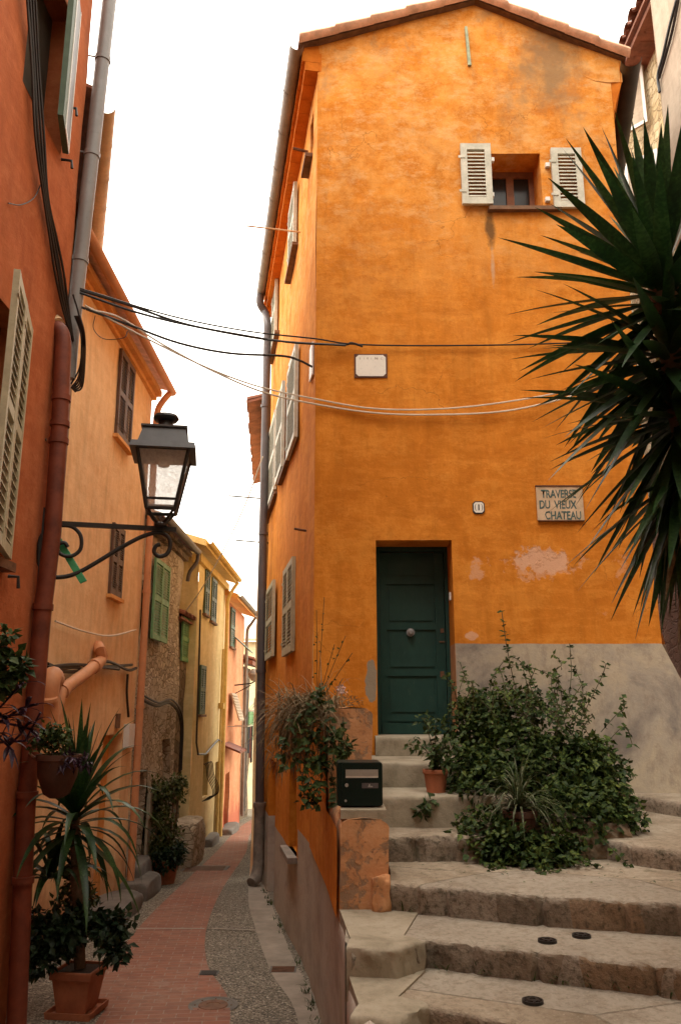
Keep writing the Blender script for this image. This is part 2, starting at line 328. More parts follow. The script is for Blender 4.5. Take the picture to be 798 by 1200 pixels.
def step_mat():
    m = M('worn_limestone')
    c = m.ramp(m.noise(1.3, 8, 0.65, dist=0.7), [(0.28, (0.19, 0.145, 0.10)), (0.45, (0.31, 0.25, 0.18)), (0.6, (0.41, 0.345, 0.26)), (0.78, (0.26, 0.215, 0.165))])
    # cement repair slabs with straight joints
    v = m.vor(0.62, 'F1', (1, 1, 0.05), 1); sp = m.t.nodes.new('ShaderNodeSeparateColor'); m.L(v, sp.inputs[0])
    c = m.mix(m.mr(sp.outputs[0], 0.55, 0.58, 0, 0.6), c, (0.36, 0.325, 0.27))
    e = m.vor(0.62, 'DISTANCE_TO_EDGE', (1, 1, 0.05)); cr = m.mr(m.ma('ADD', e, m.ma('MULTIPLY', m.noise(9, 4, 0.6), 0.012)), 0.006, 0.012)
    c = m.mix(m.ma('MULTIPLY', m.ma('SUBTRACT', 1.0, cr), 0.6), c, (0.12, 0.10, 0.07))
    c = m.mix(m.mr(m.noise(24, 8, 0.75), 0.48, 0.68, 0, 0.7), c, (0.15, 0.115, 0.075))
    c = m.mix(m.mr(m.noise(4.5, 9, 0.78, loc=(8, 3, 3)), 0.52, 0.64, 0, 0.6), c, (0.20, 0.15, 0.10))
    c = m.mix(m.mr(m.noise(60, 3, 0.6, loc=(3, 3, 3)), 0.6, 0.7, 0, 0.5), c, (0.48, 0.42, 0.33))
    # faces of the risers take a darker, browner colour than the treads
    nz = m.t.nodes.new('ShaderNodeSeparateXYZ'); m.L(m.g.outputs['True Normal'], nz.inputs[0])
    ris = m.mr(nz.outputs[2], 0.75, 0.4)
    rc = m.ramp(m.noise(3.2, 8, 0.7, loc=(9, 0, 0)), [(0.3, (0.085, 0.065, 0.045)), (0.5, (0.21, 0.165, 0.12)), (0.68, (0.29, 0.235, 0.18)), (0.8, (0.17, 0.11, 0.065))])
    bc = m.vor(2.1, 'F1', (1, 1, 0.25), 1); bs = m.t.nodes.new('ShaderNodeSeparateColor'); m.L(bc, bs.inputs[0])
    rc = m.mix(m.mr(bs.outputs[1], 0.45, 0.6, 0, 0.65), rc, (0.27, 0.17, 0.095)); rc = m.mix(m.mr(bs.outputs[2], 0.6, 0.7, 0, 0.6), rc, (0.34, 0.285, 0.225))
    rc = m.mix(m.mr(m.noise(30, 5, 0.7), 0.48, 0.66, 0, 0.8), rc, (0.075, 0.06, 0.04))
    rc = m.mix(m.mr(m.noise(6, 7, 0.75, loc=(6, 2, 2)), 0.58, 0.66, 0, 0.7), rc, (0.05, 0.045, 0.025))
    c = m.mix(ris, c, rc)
    ms = m.noise(5, 6, 0.7, loc=(1, 8, 1)); c = m.mix(m.mr(ms, 0.60, 0.70, 0, 0.55), c, (0.075, 0.075, 0.03))
    h = m.ma('ADD', m.ma('MULTIPLY', m.noise(7, 8, 0.7), 1.0), m.ma('MULTIPLY', m.noise(60, 4, 0.7), 0.3))
    h = m.ma('ADD', h, m.ma('MULTIPLY', cr, 0.4))
    return m.fin(c, 0.9, m.bump(h, 0.85, 0.035))
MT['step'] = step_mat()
def cement_mat():
    m = M('worn_cement')
    c = m.ramp(m.noise(2.5, 8, 0.65, dist=0.4), [(0.3, (0.20, 0.17, 0.12)), (0.5, (0.33, 0.285, 0.21)), (0.7, (0.40, 0.35, 0.27))])
    c = m.mix(m.mr(m.noise(13, 7, 0.7, msc=(1, 1, 0.4)), 0.5, 0.72, 0, 0.6), c, (0.19, 0.165, 0.11))
    c = m.mix(m.mr(m.noise(40, 5, 0.7), 0.6, 0.7, 0, 0.5), c, (0.14, 0.12, 0.08))
    return m.fin(c, 0.9, m.bump(m.noise(20, 8, 0.7), 0.4, 0.02))
MT['cement'] = cement_mat()
def pillar_mat():
    m = M('flaking_orange_pillar')
    c = plaster_col(m, (0.44, 0.20, 0.085), (0.56, 0.27, 0.12), (0.62, 0.36, 0.19), big=1.8, seed=2)
    f = m.mr(m.noise(5.5, 9, 0.72, loc=(2, 1, 4), dist=0.2), 0.51, 0.56)
    c = m.mix(m.ma('MULTIPLY', f, 0.7), c, m.ramp(m.noise(9, 6, 0.7), [(0.3, (0.12, 0.09, 0.065)), (0.7, (0.30, 0.24, 0.17))]))
    return m.fin(c, 0.92, plaster_bump(m, 0.5, m.ma('MULTIPLY', f, -0.4)))
MT['pillar'] = pillar_mat()
def brick_mat():
    m = M('red_brick_paving'); n = m.t.nodes.new('ShaderNodeTexBrick'); m.L(m.pos(rot=(0, 0, R(-6))), n.inputs['Vector'])
    n.inputs['Scale'].default_value = 1; n.inputs['Brick Width'].default_value = 0.22; n.inputs['Row Height'].default_value = 0.11
    n.inputs['Mortar Size'].default_value = 0.006; n.inputs['Mortar Smooth'].default_value = 0.3; n.inputs['Bias'].default_value = 0
    n.inputs['Color1'].default_value = (0.30, 0.105, 0.06, 1); n.inputs['Color2'].default_value = (0.22, 0.075, 0.045, 1); n.inputs['Mortar'].default_value = (0.30, 0.22, 0.17, 1)
    big = m.noise(0.9, 6, 0.6); c = m.mix(m.mr(big, 0.35, 0.7, 0, 0.55), n.outputs[0], (0.27, 0.165, 0.12))
    c = m.mix(m.mr(m.noise(7, 8, 0.7), 0.55, 0.72, 0, 0.55), c, (0.10, 0.06, 0.045))
    c = m.mix(m.mr(m.noise(2.3, 5, 0.7, loc=(3, 8, 1)), 0.56, 0.7, 0, 0.45), c, (0.33, 0.10, 0.055))
    c = m.mix(m.mr(m.noise(16, 4, 0.6, msc=(.5, 1, 1)), 0.5, 0.62, 0, 0.45), c, (0.16, 0.07, 0.05)); c = m.mix(m.mr(m.noise(1.6, 10, 0.8, loc=(4, 1, 1)), 0.54, 0.60, 0, 0.4), c, (0.33, 0.24, 0.19))
    h = m.ma('ADD', m.ma('MULTIPLY', n.outputs[1], -1.0), m.ma('MULTIPLY', m.noise(50, 4, 0.7), 0.35))
    return m.fin(c, 0.75, m.bump(h, 0.4, 0.008))
MT['brick'] = brick_mat()
def gravel_mat():
    m = M('exposed_gravel_concrete')
    v = m.vor(75, 'F1', out=1); sp = m.t.nodes.new('ShaderNodeSeparateColor'); m.L(v, sp.inputs[0])
    c = m.ramp(sp.outputs[0], [(0.0, (0.035, 0.03, 0.025)), (0.45, (0.15, 0.13, 0.10)), (0.8, (0.27, 0.23, 0.175)), (1.0, (0.5, 0.45, 0.37))])
    c = m.mix(m.mr(m.noise(1.4, 7, 0.65), 0.4, 0.75, 0, 0.5), c, (0.12, 0.10, 0.08))
    d = m.vor(75, 'F1')
    return m.fin(c, 0.85, m.bump(m.ma('SUBTRACT', 1.0, d), 0.6, 0.008))
MT['gravel'] = gravel_mat()
MT['gutterconc'] = simple('gutter_concrete', (0.29, 0.245, 0.20), 0.85, var=0.3, sc=2.5, bump=0.4)
MT['kerbstone'] = simple('grey_doorstep_stone', (0.14, 0.125, 0.11), 0.8, var=0.35, sc=4, bump=0.5)
MT['tile'] = simple('terracotta_roof_tile', (0.72, 0.42, 0.27), 0.85, var=0.3, sc=6, bump=0.3)
MT['tiledark'] = simple('mossy_roof_tile', (0.22, 0.085, 0.05), 0.85, var=0.45, sc=5, bump=0.3)
MT['zinc'] = simple('weathered_gutter', (0.20, 0.165, 0.14), 0.55, 0.3, 0.3, 3, 0.1)
MT['greypipe'] = simple('grey_downpipe', (0.23, 0.225, 0.225), 0.5, 0.1, 0.15, 3, 0.05)
MT['darkgutter'] = simple('dark_gutter', (0.055, 0.045, 0.04), 0.5, 0.2, 0.3, 4, 0.1)
MT['slatepipe'] = simple('slate_downpipe', (0.10, 0.085, 0.085), 0.45, 0.2, 0.15, 3, 0.05)
MT['castiron'] = simple('pale_cast_iron_shoe', (0.24, 0.20, 0.17), 0.7, 0.2, 0.35, 9, 0.2)
MT['rustpipe'] = simple('oxide_red_downpipe', (0.15, 0.030, 0.012), 0.6, 0.0, 0.35, 5, 0.2, light=(0.22, 0.05, 0.022))
MT['beigepipe'] = simple('beige_gutter', (0.60, 0.42, 0.24), 0.6, 0, 0.25, 3, 0.1)
MT['pinkpipe'] = simple('apricot_pipe', (0.58, 0.27, 0.13), 0.6, 0, 0.15, 3, 0.05)
MT['shutgrey'] = simple('pale_grey_green_shutter', (0.50, 0.50, 0.40), 0.6, 0, 0.2, 9, 0.15, light=(0.62, 0.60, 0.50))
MT['shutbeige'] = simple('olive_beige_shutter', (0.44, 0.40, 0.27), 0.6, 0, 0.2, 9, 0.15)
MT['shutbrown'] = simple('dark_brown_shutter', (0.11, 0.062, 0.04), 0.6, 0, 0.25, 9, 0.1)
MT['shutgreen'] = simple('faded_green_shutter', (0.16, 0.34, 0.16), 0.6, 0, 0.3, 7, 0.15)
MT['shutdkgreen'] = simple('dark_green_shutter', (0.06, 0.10, 0.06), 0.6, 0, 0.25, 7, 0.1)
MT['white'] = simple('white_paint', (0.74, 0.72, 0.68), 0.5, 0, 0.08, 6, 0.05)
MT['woodbrown'] = simple('brown_wood', (0.22, 0.09, 0.04), 0.6, 0, 0.3, 10, 0.15)
MT['sillstone'] = simple('dark_sill', (0.16, 0.085, 0.045), 0.85, 0, 0.4, 9, 0.3)
MT['black'] = simple('black_iron', (0.022, 0.020, 0.019), 0.45, 0.3, 0.3, 12, 0.1, 0.5)
MT['lampgrey'] = simple('dark_grey_lamp_paint', (0.075, 0.075, 0.08), 0.42, 0.3, 0.15, 8, 0.05, 0.5)
MT['cable'] = simple('black_cable', (0.018, 0.015, 0.014), 0.5, 0, 0.2, 5, 0.05)
MT['wirewhite'] = simple('pale_wire', (0.62, 0.55, 0.45), 0.5, 0, 0.1, 5, 0.05)
def worn_paint(name, a, b, scr):
    m = M(name); c = m.ramp(m.noise(3, 8, 0.7, msc=(1, 1, .5)), [(0.35, a), (0.65, b)])
    c = m.mix(m.mr(m.noise(14, 10, 0.8, msc=(1, 1, .35), loc=(1, 1, 9)), 0.60, 0.66, 0, 0.45), c, scr)
    c = m.mix(m.mr(m.noise(45, 6, 0.75, msc=(1, 1, .2)), 0.62, 0.68, 0, 0.4), c, scr)
    return m.fin(c, m.mr(m.noise(6, 6, 0.7), 0.3, 0.7, 0.38, 0.7), m.bump(m.noise(30, 6, 0.7, msc=(1, 1, .3)), 0.15, 0.01), 0, 0.3)
MT['doorgreen'] = worn_paint('worn_bottle_green_paint', (0.008, 0.036, 0.029), (0.014, 0.055, 0.044), (0.07, 0.10, 0.075)); MT['doorold'] = simple('bottle_green_door_paint', (0.010, 0.042, 0.034), 0.5, 0, 0.35, 5, 0.12, 0.3)
MT['boxgreen'] = simple('dark_green_letterbox', (0.003, 0.010, 0.007), 0.4, 0.0, 0.2, 6, 0.03, 0.2)
MT['steel'] = simple('brushed_steel', (0.45, 0.43, 0.40), 0.35, 0.8, 0.1, 12, 0.05)
MT['rustbrown'] = simple('rusty_metal', (0.16, 0.075, 0.04), 0.7, 0.2, 0.4, 14, 0.2)
MT['terracotta'] = simple('terracotta_pot', (0.36, 0.125, 0.06), 0.8, 0, 0.25, 5, 0.15)
MT['terradark'] = simple('dark_terracotta', (0.075, 0.032, 0.018), 0.8, 0, 0.35, 6, 0.2)
MT['soil'] = simple('soil', (0.04, 0.028, 0.02), 0.95, 0, 0.4, 20, 0.6)
MT['enamel'] = simple('white_enamel', (0.78, 0.74, 0.66), 0.3, 0, 0.05, 4, 0.02)
MT['faint'] = simple('faded_sign_ink', (0.42, 0.38, 0.33), 0.6, 0, 0.2, 30, 0.02)
MT['signedge'] = simple('rusty_sign_edge', (0.10, 0.035, 0.015), 0.7, 0, 0.4, 14, 0.1)
MT['signstone'] = simple('beige_tile_plaque', (0.52, 0.37, 0.22), 0.6, 0, 0.25, 7, 0.1, light=(0.62, 0.44, 0.29))
MT['signink'] = simple('blue_green_lettering', (0.06, 0.10, 0.09), 0.6, 0, 0.3, 20, 0.05)
MT['ink'] = simple('black_lettering', (0.02, 0.02, 0.02), 0.5, 0, 0.1, 20, 0.02)
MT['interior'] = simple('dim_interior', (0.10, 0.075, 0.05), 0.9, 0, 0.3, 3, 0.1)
MT['glassdark'] = simple('window_glass', (0.03, 0.03, 0.03), 0.15, 0, 0.1, 2, 0.0, 0.25)
MT['greywood'] = simple('pale_green_wood', (0.32, 0.36, 0.24), 0.8, 0, 0.3, 12, 0.2)
MT['greenwood'] = simple('bright_green_wood', (0.06, 0.34, 0.15), 0.6, 0, 0.2, 12, 0.1)
MT['cloth'] = simple('dark_cloth', (0.03, 0.028, 0.035), 0.9, 0, 0.2, 12, 0.1)
def glass_mat():
    m = M('rippled_lamp_glass'); g = m.t.nodes.new('ShaderNodeBsdfGlossy'); g.inputs['Roughness'].default_value = 0.12
    t = m.t.nodes.new('ShaderNodeBsdfTransparent'); d = m.t.nodes.new('ShaderNodeBsdfTranslucent')
    f = m.mr(m.noise(38, 3, 0.6), 0.35, 0.65)
    t.inputs[0].default_value = (0.96, 0.96, 0.95, 1); d.inputs[0].default_value = (0.85, 0.84, 0.80, 1)
    a = m.t.nodes.new('ShaderNodeMixShader'); m.L(m.mr(f, 0, 1, 0.45, 0.6), a.inputs[0]); m.L(t.outputs[0], a.inputs[1]); m.L(d.outputs[0], a.inputs[2])
    b = m.t.nodes.new('ShaderNodeMixShader'); b.inputs[0].default_value = 0.1; m.L(a.outputs[0], b.inputs[1]); m.L(g.outputs[0], b.inputs[2])
    m.L(m.bump(f, 0.5, 0.01), g.inputs['Normal'])
    m.L(b.outputs[0], m.out.inputs[0]); return m.m
MT['glass'] = glass_mat()
def leafmat(name, a, b, c, rough=0.5, trans=0.22, sc=9, spec=0.35):
    m = M(name); n = m.noise(sc, 3, 0.5); n2 = m.noise(55, 2, 0.5, loc=(2, 2, 2))
    col = m.ramp(m.ma('ADD', m.ma('MULTIPLY', n, 0.5), m.ma('MULTIPLY', n2, 0.5)), [(0.36, a), (0.5, b), (0.64, c)])
    return m.fin(col, rough, None, 0, spec, trans=trans)
MT['ivy'] = leafmat('ivy_leaves', (0.010, 0.022, 0.006), (0.028, 0.055, 0.012), (0.11, 0.145, 0.028), 0.6, 0.12, 9, 0.2)
MT['leafmid'] = leafmat('shrub_leaves', (0.014, 0.028, 0.008), (0.032, 0.060, 0.014), (0.08, 0.11, 0.025), 0.55, 0.15, 9, 0.25)
MT['leafdark'] = leafmat('dark_glossy_leaves', (0.006, 0.014, 0.007), (0.014, 0.030, 0.012), (0.035, 0.060, 0.022), 0.5, 0.1, 9, 0.25)
MT['leafyellow'] = leafmat('olive_leaves', (0.03, 0.042, 0.010), (0.065, 0.085, 0.02), (0.13, 0.145, 0.035))
MT['yucca'] = leafmat('yucca_blades', (0.010, 0.028, 0.009), (0.018, 0.052, 0.013), (0.045, 0.10, 0.026), 0.42, 0.14, 4, 0.35)
MT['purple'] = leafmat('purple_leaves', (0.014, 0.006, 0.012), (0.03, 0.012, 0.026), (0.07, 0.035, 0.07), 0.5, 0.1)
MT['drygrass'] = leafmat('dry_stems', (0.12, 0.085, 0.045), (0.22, 0.165, 0.09), (0.34, 0.27, 0.16), 0.8, 0.1)
MT['stripe'] = leafmat('striped_grass', (0.02, 0.035, 0.01), (0.06, 0.08, 0.03), (0.20, 0.21, 0.13), 0.5, 0.15, 14)
MT['flower'] = leafmat('pale_flower', (0.45, 0.28, 0.25), (0.55, 0.38, 0.34), (0.65, 0.5, 0.45), 0.7, 0.2)
MT['bark'] = simple('brown_bark', (0.13, 0.085, 0.05), 0.9, 0, 0.4, 18, 0.6)
MT['twig'] = simple('green_brown_twig', (0.07, 0.065, 0.03), 0.8, 0, 0.3, 18, 0.3)

# ------------------------------------------------------------------ building helpers
def wall(mb, F, L, z0, z1, holes=(), top=None, zb=None, amp=0.012, cell=0.35, ext_u=(), u0=0.0, warp=None, mi=0):
    us = {u0, L}; zs = {z0, z1}
    n = max(1, int((L - u0) / cell)); us |= {u0 + (L - u0) * i / n for i in range(n + 1)}
    n = max(1, int((z1 - z0) / cell)); zs |= {z0 + (z1 - z0) * i / n for i in range(n + 1)}
    hu = set(); hz = set(); us |= set(ext_u)
    for h in holes: hu |= {h[0], h[1]}; hz |= {h[2], h[3]}
    us = sorted(hu | {u for u in us if all(abs(u - k) > 0.03 for k in hu)}); zs = sorted(hz | {z for z in zs if all(abs(z - k) > 0.03 for k in hz)})
    def P(u, w_, z):
        if top and zb is not None and z > zb: z = zb + (z - zb) / (z1 - zb) * (top(u) - zb)
        p = F.P(u, w_, z)
        if amp and w_ == 0: p = p + F.n * (noise.noise(p * 0.9) * amp * 1.6 + noise.noise(p * 2.7) * amp * 0.5)
        if warp: p = warp(p)
        return p
    idx = {}
    def vid(u, z):
        if (u, z) not in idx: idx[(u, z)] = len(mb.v); mb.v.append(P(u, 0, z))
        return idx[(u, z)]
    for i in range(len(us) - 1):
        for j in range(len(zs) - 1):
            uc = (us[i] + us[i + 1]) / 2; zc = (zs[j] + zs[j + 1]) / 2
            if any(h[0] < uc < h[1] and h[2] < zc < h[3] for h in holes): continue
            mb.f.append((vid(us[i], zs[j]), vid(us[i + 1], zs[j]), vid(us[i + 1], zs[j + 1]), vid(us[i], zs[j + 1]))); mb.mi.append(mi)
    for h in holes:
        a, b, c, d, dep = h[:5]
        mb.q([P(a, 0, c), P(a, 0, d), P(a, -dep, d), P(a, -dep, c)], mi); mb.q([P(b, 0, c), P(b, -dep, c), P(b, -dep, d), P(b, 0, d)], mi)
        mb.q([P(a, 0, c), P(a, -dep, c), P(b, -dep, c), P(b, 0, c)], mi); mb.q([P(a, 0, d), P(b, 0, d), P(b, -dep, d), P(a, -dep, d)], mi)
def shutter(parent, F, u0, u1, z0, z1, w0, mat, slats=18, th=0.035, name='shutter', st=0.055, tilt=0.018, mid=True, two=False, hf=0.42):
    mb = MB()
    def leaf(a, b):
        mb.fbox(F, a, a + st, w0, w0 + th, z0, z1); mb.fbox(F, b - st, b, w0, w0 + th, z0, z1)
        zr = [z0, z1 - 0.08] + ([z0 + (z1 - z0) * 0.5 - 0.04] if mid else [])
        for z in zr: mb.fbox(F, a + st, b - st, w0 + 0.002, w0 + th - 0.002, z, z + 0.085 if z != z1 - 0.08 else z1)
        n = slats; zz0, zz1 = z0 + 0.09, z1 - 0.09
        for i in range(n):
            z = zz0 + (zz1 - zz0) * (i + 0.5) / n
            if mid and abs(z - (z0 + z1) / 2) < 0.05: continue
            P = F.P; h = (zz1 - zz0) / n * hf; wa, wb = w0 + 0.005, w0 + th - 0.006
            mb.hexa([P(a + st, wb, z - h), P(b - st, wb, z - h), P(b - st, wa, z + h), P(a + st, wa, z + h),
                     P(a + st, wb, z - h + 0.010), P(b - st, wb, z - h + 0.010), P(b - st, wa, z + h + 0.010), P(a + st, wa, z + h + 0.010)])
        # hinges
        for z in (z0 + 0.15, z1 - 0.2): mb.fbox(F, a - 0.03, a + 0.05, w0 + th, w0 + th + 0.008, z, z + 0.03)
    if two: leaf(u0, (u0 + u1) / 2 - 0.003); leaf((u0 + u1) / 2 + 0.003, u1)
    else: leaf(u0, u1)
    return mb.build(name, mat, parent)
def sill(parent, F, u0, u1, z, mat, dep=0.09, h=0.05):
    mb = MB(); mb.fbox(F, u0 - 0.05, u1 + 0.05, -0.05, dep, z - h, z); return mb.build('sill', mat, parent)
def tiles_edge(mb, a, b, out, r=0.09, step=0.19, up=Vector((0, 0, 1)), length=0.45, slope=-0.15, rows=1):
    """ends of canal tiles along an eave from a to b, tiles running in direction -out"""
    a = Vector(a); b = Vector(b); out = Vector(out).normalized(); n = int((b - a).length / step)
    for i in range(n):
        p = a + (b - a) * ((i + 0.5) / n); d = (b - a).normalized()
        o2 = p + out * (0.02 + rnd.uniform(-0.02, 0.02)) + Vector((0, 0, rnd.uniform(-0.008, 0.008)))
        inn = -out * length + Vector((0, 0, -slope * length))
        for (r0, r1, flip) in ((r, r * 0.8, 1), (r * 0.85, r * 0.66, 1)):
            k = len(mb.v); m_ = 6
            for q_, rr in ((o2, r0), (o2 + inn, r1)):
                for j in range(m_ + 1):
                    g = math.pi * j / m_; mb.v.append(q_ + d * math.cos(g) * rr + up * math.sin(g) * rr)
            for j in range(m_): mb.f.append((k + j, k + j + 1, k + m_ + 2 + j, k + m_ + 1 + j)); mb.mi.append(0)
            # concave under tiles between
        k = len(mb.v); q0 = o2 + d * step * 0.5 - out * 0.03
        for q_, rr in ((q0, r * 0.8), (q0 + inn, r * 0.8)):
            for j in range(7):
                g = math.pi + math.pi * j / 6; mb.v.append(q_ + up * 0.05 + d * math.cos(g) * rr + up * math.sin(g) * rr * 0.7)
        for j in range(6): mb.f.append((k + j, k + j + 1, k + 8 + j, k + 7 + j)); mb.mi.append(0)
def text_part(s, F, uc, z, w_, h, mat, parent, xs=1.0, name='lettering', ex=0.0015, jit=0.0, bold=0.0):
    cu = bpy.data.curves.new('t', 'FONT'); cu.body = s; cu.size = 1; cu.extrude = 0.0; cu.align_x = 'CENTER'; cu.offset = bold
    o = bpy.data.objects.new('t', cu); C.objects.link(o); dg = bpy.context.evaluated_depsgraph_get(); dg.update()
    me = bpy.data.meshes.new_from_object(o.evaluated_get(dg)); bpy.data.objects.remove(o)
    ys = [v.co.y for v in me.vertices]; y0, y1 = min(ys), max(ys); k = h / (y1 - y0)
    org = ORG[parent]; r_ = random.Random(5)
    for v in me.vertices:
        v.co = F.P(uc + v.co.x * k * xs + noise.noise(Vector((v.co.x * 3, v.co.y * 3, 1))) * jit, w_, z + (v.co.y - y0) * k + noise.noise(Vector((v.co.x * 2.5, v.co.y * 3, 5))) * jit) - org
    me.materials.clear(); me.materials.append(mat); me.name = name
    o = bpy.data.objects.new(name, me); C.objects.link(o); o.parent = parent; ORG[o] = org
    return o
def sag(a, b, s, n=24, wob=0.0):
    a, b = Vector(a), Vector(b); out = []
    for i in range(n + 1):
        t = i / n; p = a.lerp(b, t); p.z -= s * 4 * t * (1 - t)
        if wob: p += Vector((noise.noise(p * 2.1), noise.noise(p * 2.1 + Vector((9, 0, 0))), noise.noise(p * 1.7 + Vector((0, 9, 0))))) * wob
        out.append(p)
    return out
def chain(pts, n=6):
    """catmull-rom through points"""
    pts = [Vector(p) for p in pts]; P = [pts[0] * 2 - pts[1]] + pts + [pts[-1] * 2 - pts[-2]]; out = []
    for i in range(1, len(P) - 2):
        for k in range(n):
            t = k / n; a, b, c, d = P[i - 1], P[i], P[i + 1], P[i + 2]
            out.append(0.5 * ((2 * b) + (c - a) * t + (2 * a - 5 * b + 4 * c - d) * t * t + (3 * b - a - 3 * c + d) * t ** 3))
    out.append(pts[-1]); return out

# ------------------------------------------------------------------ ground and street
g = MB()
xs = [-600, -40, -12, -4, 0, 4, 12, 40, 600]; ys = [-600, -40, -4, 0, 4, 8, 12, 16, 20, 24, 28, 34, 60, 600]
for i in range(len(xs) - 1):
    for j in range(len(ys) - 1):
        g.q([(xs[i], ys[j], G(ys[j])), (xs[i + 1], ys[j], G(ys[j])), (xs[i + 1], ys[j + 1], G(ys[j + 1])), (xs[i], ys[j + 1], G(ys[j + 1]))])
struct(g.build('ground', MT['gravel']))
def band(name, L, Rr, lift, mat):
    m = MB(); a = chain(L, 6); b = chain(Rr, 6)
    for i in range(len(a) - 1):
        f = lambda p: Vector((p.x, p.y, G(p.y) + lift))
        m.q([f(a[i]), f(b[i]), f(b[i + 1]), f(a[i + 1])])
    return struct(m.build(name, mat))
Lp = [(-2.1, 3.0, 0), ground(112, 1200), ground(112, 1160), ground(165, 1085), ground(215, 1035), ground(252, 1000), ground(282, 969), (-2.75, 31, 0)]
Rp = [(-0.8, 3.0, 0), ground(270, 1200), ground(243, 1130), ground(243, 1085), ground(262, 1040), ground(288, 1000), ground(301, 970), (-1.3, 31, 0)]
band('brick_paving', Lp, Rp, 0.004, MT['brick'])
Lg = [(-0.15, 4.0, 0), ground(350, 1200), ground(318, 1140), ground(300, 1090), ground(291, 1050), ground(297, 1010), (-1.35, 18, 0)]
Rg = [(0.3, 4.0, 0), ground(392, 1200), ground(352, 1140), ground(330, 1090), ground(316, 1050), ground(309, 1010), (-1.15, 18, 0)]
band('gutter', Lg, Rg, 0.004, MT['gutterconc'])
m = MB()
for (a, b) in ((ground(160, 1089), ground(240, 1089)), (ground(248, 1089), ground(300, 1091))):
    m.q([a + Vector((0, -0.02, 0.009)), b + Vector((0, -0.02, 0.009)), b + Vector((0, 0.03, 0.009)), a + Vector((0, 0.03, 0.009))])
struct(m.build('paving_joint', MT['gutterconc']))
def cover(px, py, r, label, sq=False, Y=None, z=None, mat='black', lift=0.006):
    p = ground(px, py) if z is None else at(px, py, Y); zz = (G(p.y) if z is None else z) + lift
    t = thing('drain_cover', label, 'drain cover', (p.x, p.y, zz))
    m = MB()
    if sq: m.box(p.x - r, p.x + r, p.y - r * 0.8, p.y + r * 0.8, zz - 0.02, zz + 0.004)
    else: m.lathe((p.x, p.y, zz), [(r, -0.02), (r, 0.004), (r * 0.86, 0.004), (r * 0.85, 0.001), (0.002, 0.001)], 28)
    m.build('rim', MT[mat], t)
    m = MB()
    if sq:
        for k in range(7): m.box(p.x - r * 0.85, p.x + r * 0.85, p.y - r * 0.7 + k * r * 0.2, p.y - r * 0.7 + k * r * 0.2 + r * 0.09, zz + 0.0045, zz + 0.009)
    else:
        m.lathe((p.x, p.y, zz), [(r * 0.6, 0.0012), (r * 0.58, 0.007), (r * 0.3, 0.007), (r * 0.28, 0.003), (0.002, 0.003)], 20)
        for k in range(8):
            a = k * math.pi / 4; c_, s_ = math.cos(a), math.sin(a)
            m.box(p.x + c_ * r * 0.73 - 0.006, p.x + c_ * r * 0.73 + 0.006, p.y + s_ * r * 0.73 - 0.006, p.y + s_ * r * 0.73 + 0.006, zz, zz + 0.006)
    m.build('grid', MT['rustbrown'] if mat != 'black' else MT['black'], t)
cover(250, 1179, 0.21, 'round dark iron cover in the street near the bottom edge of the paving', mat='kerbstone')
cover(245, 1141, 0.09, 'small square iron cover where brick meets gravel', sq=True)
cover(240, 1019, 0.42, 'wide dark rectangular cover across the brick band farther up the alley', sq=True, mat='kerbstone')
cover(332, 1137, 0.13, 'drain grate in the concrete gutter beside the orange wall', sq=True, mat='kerbstone')

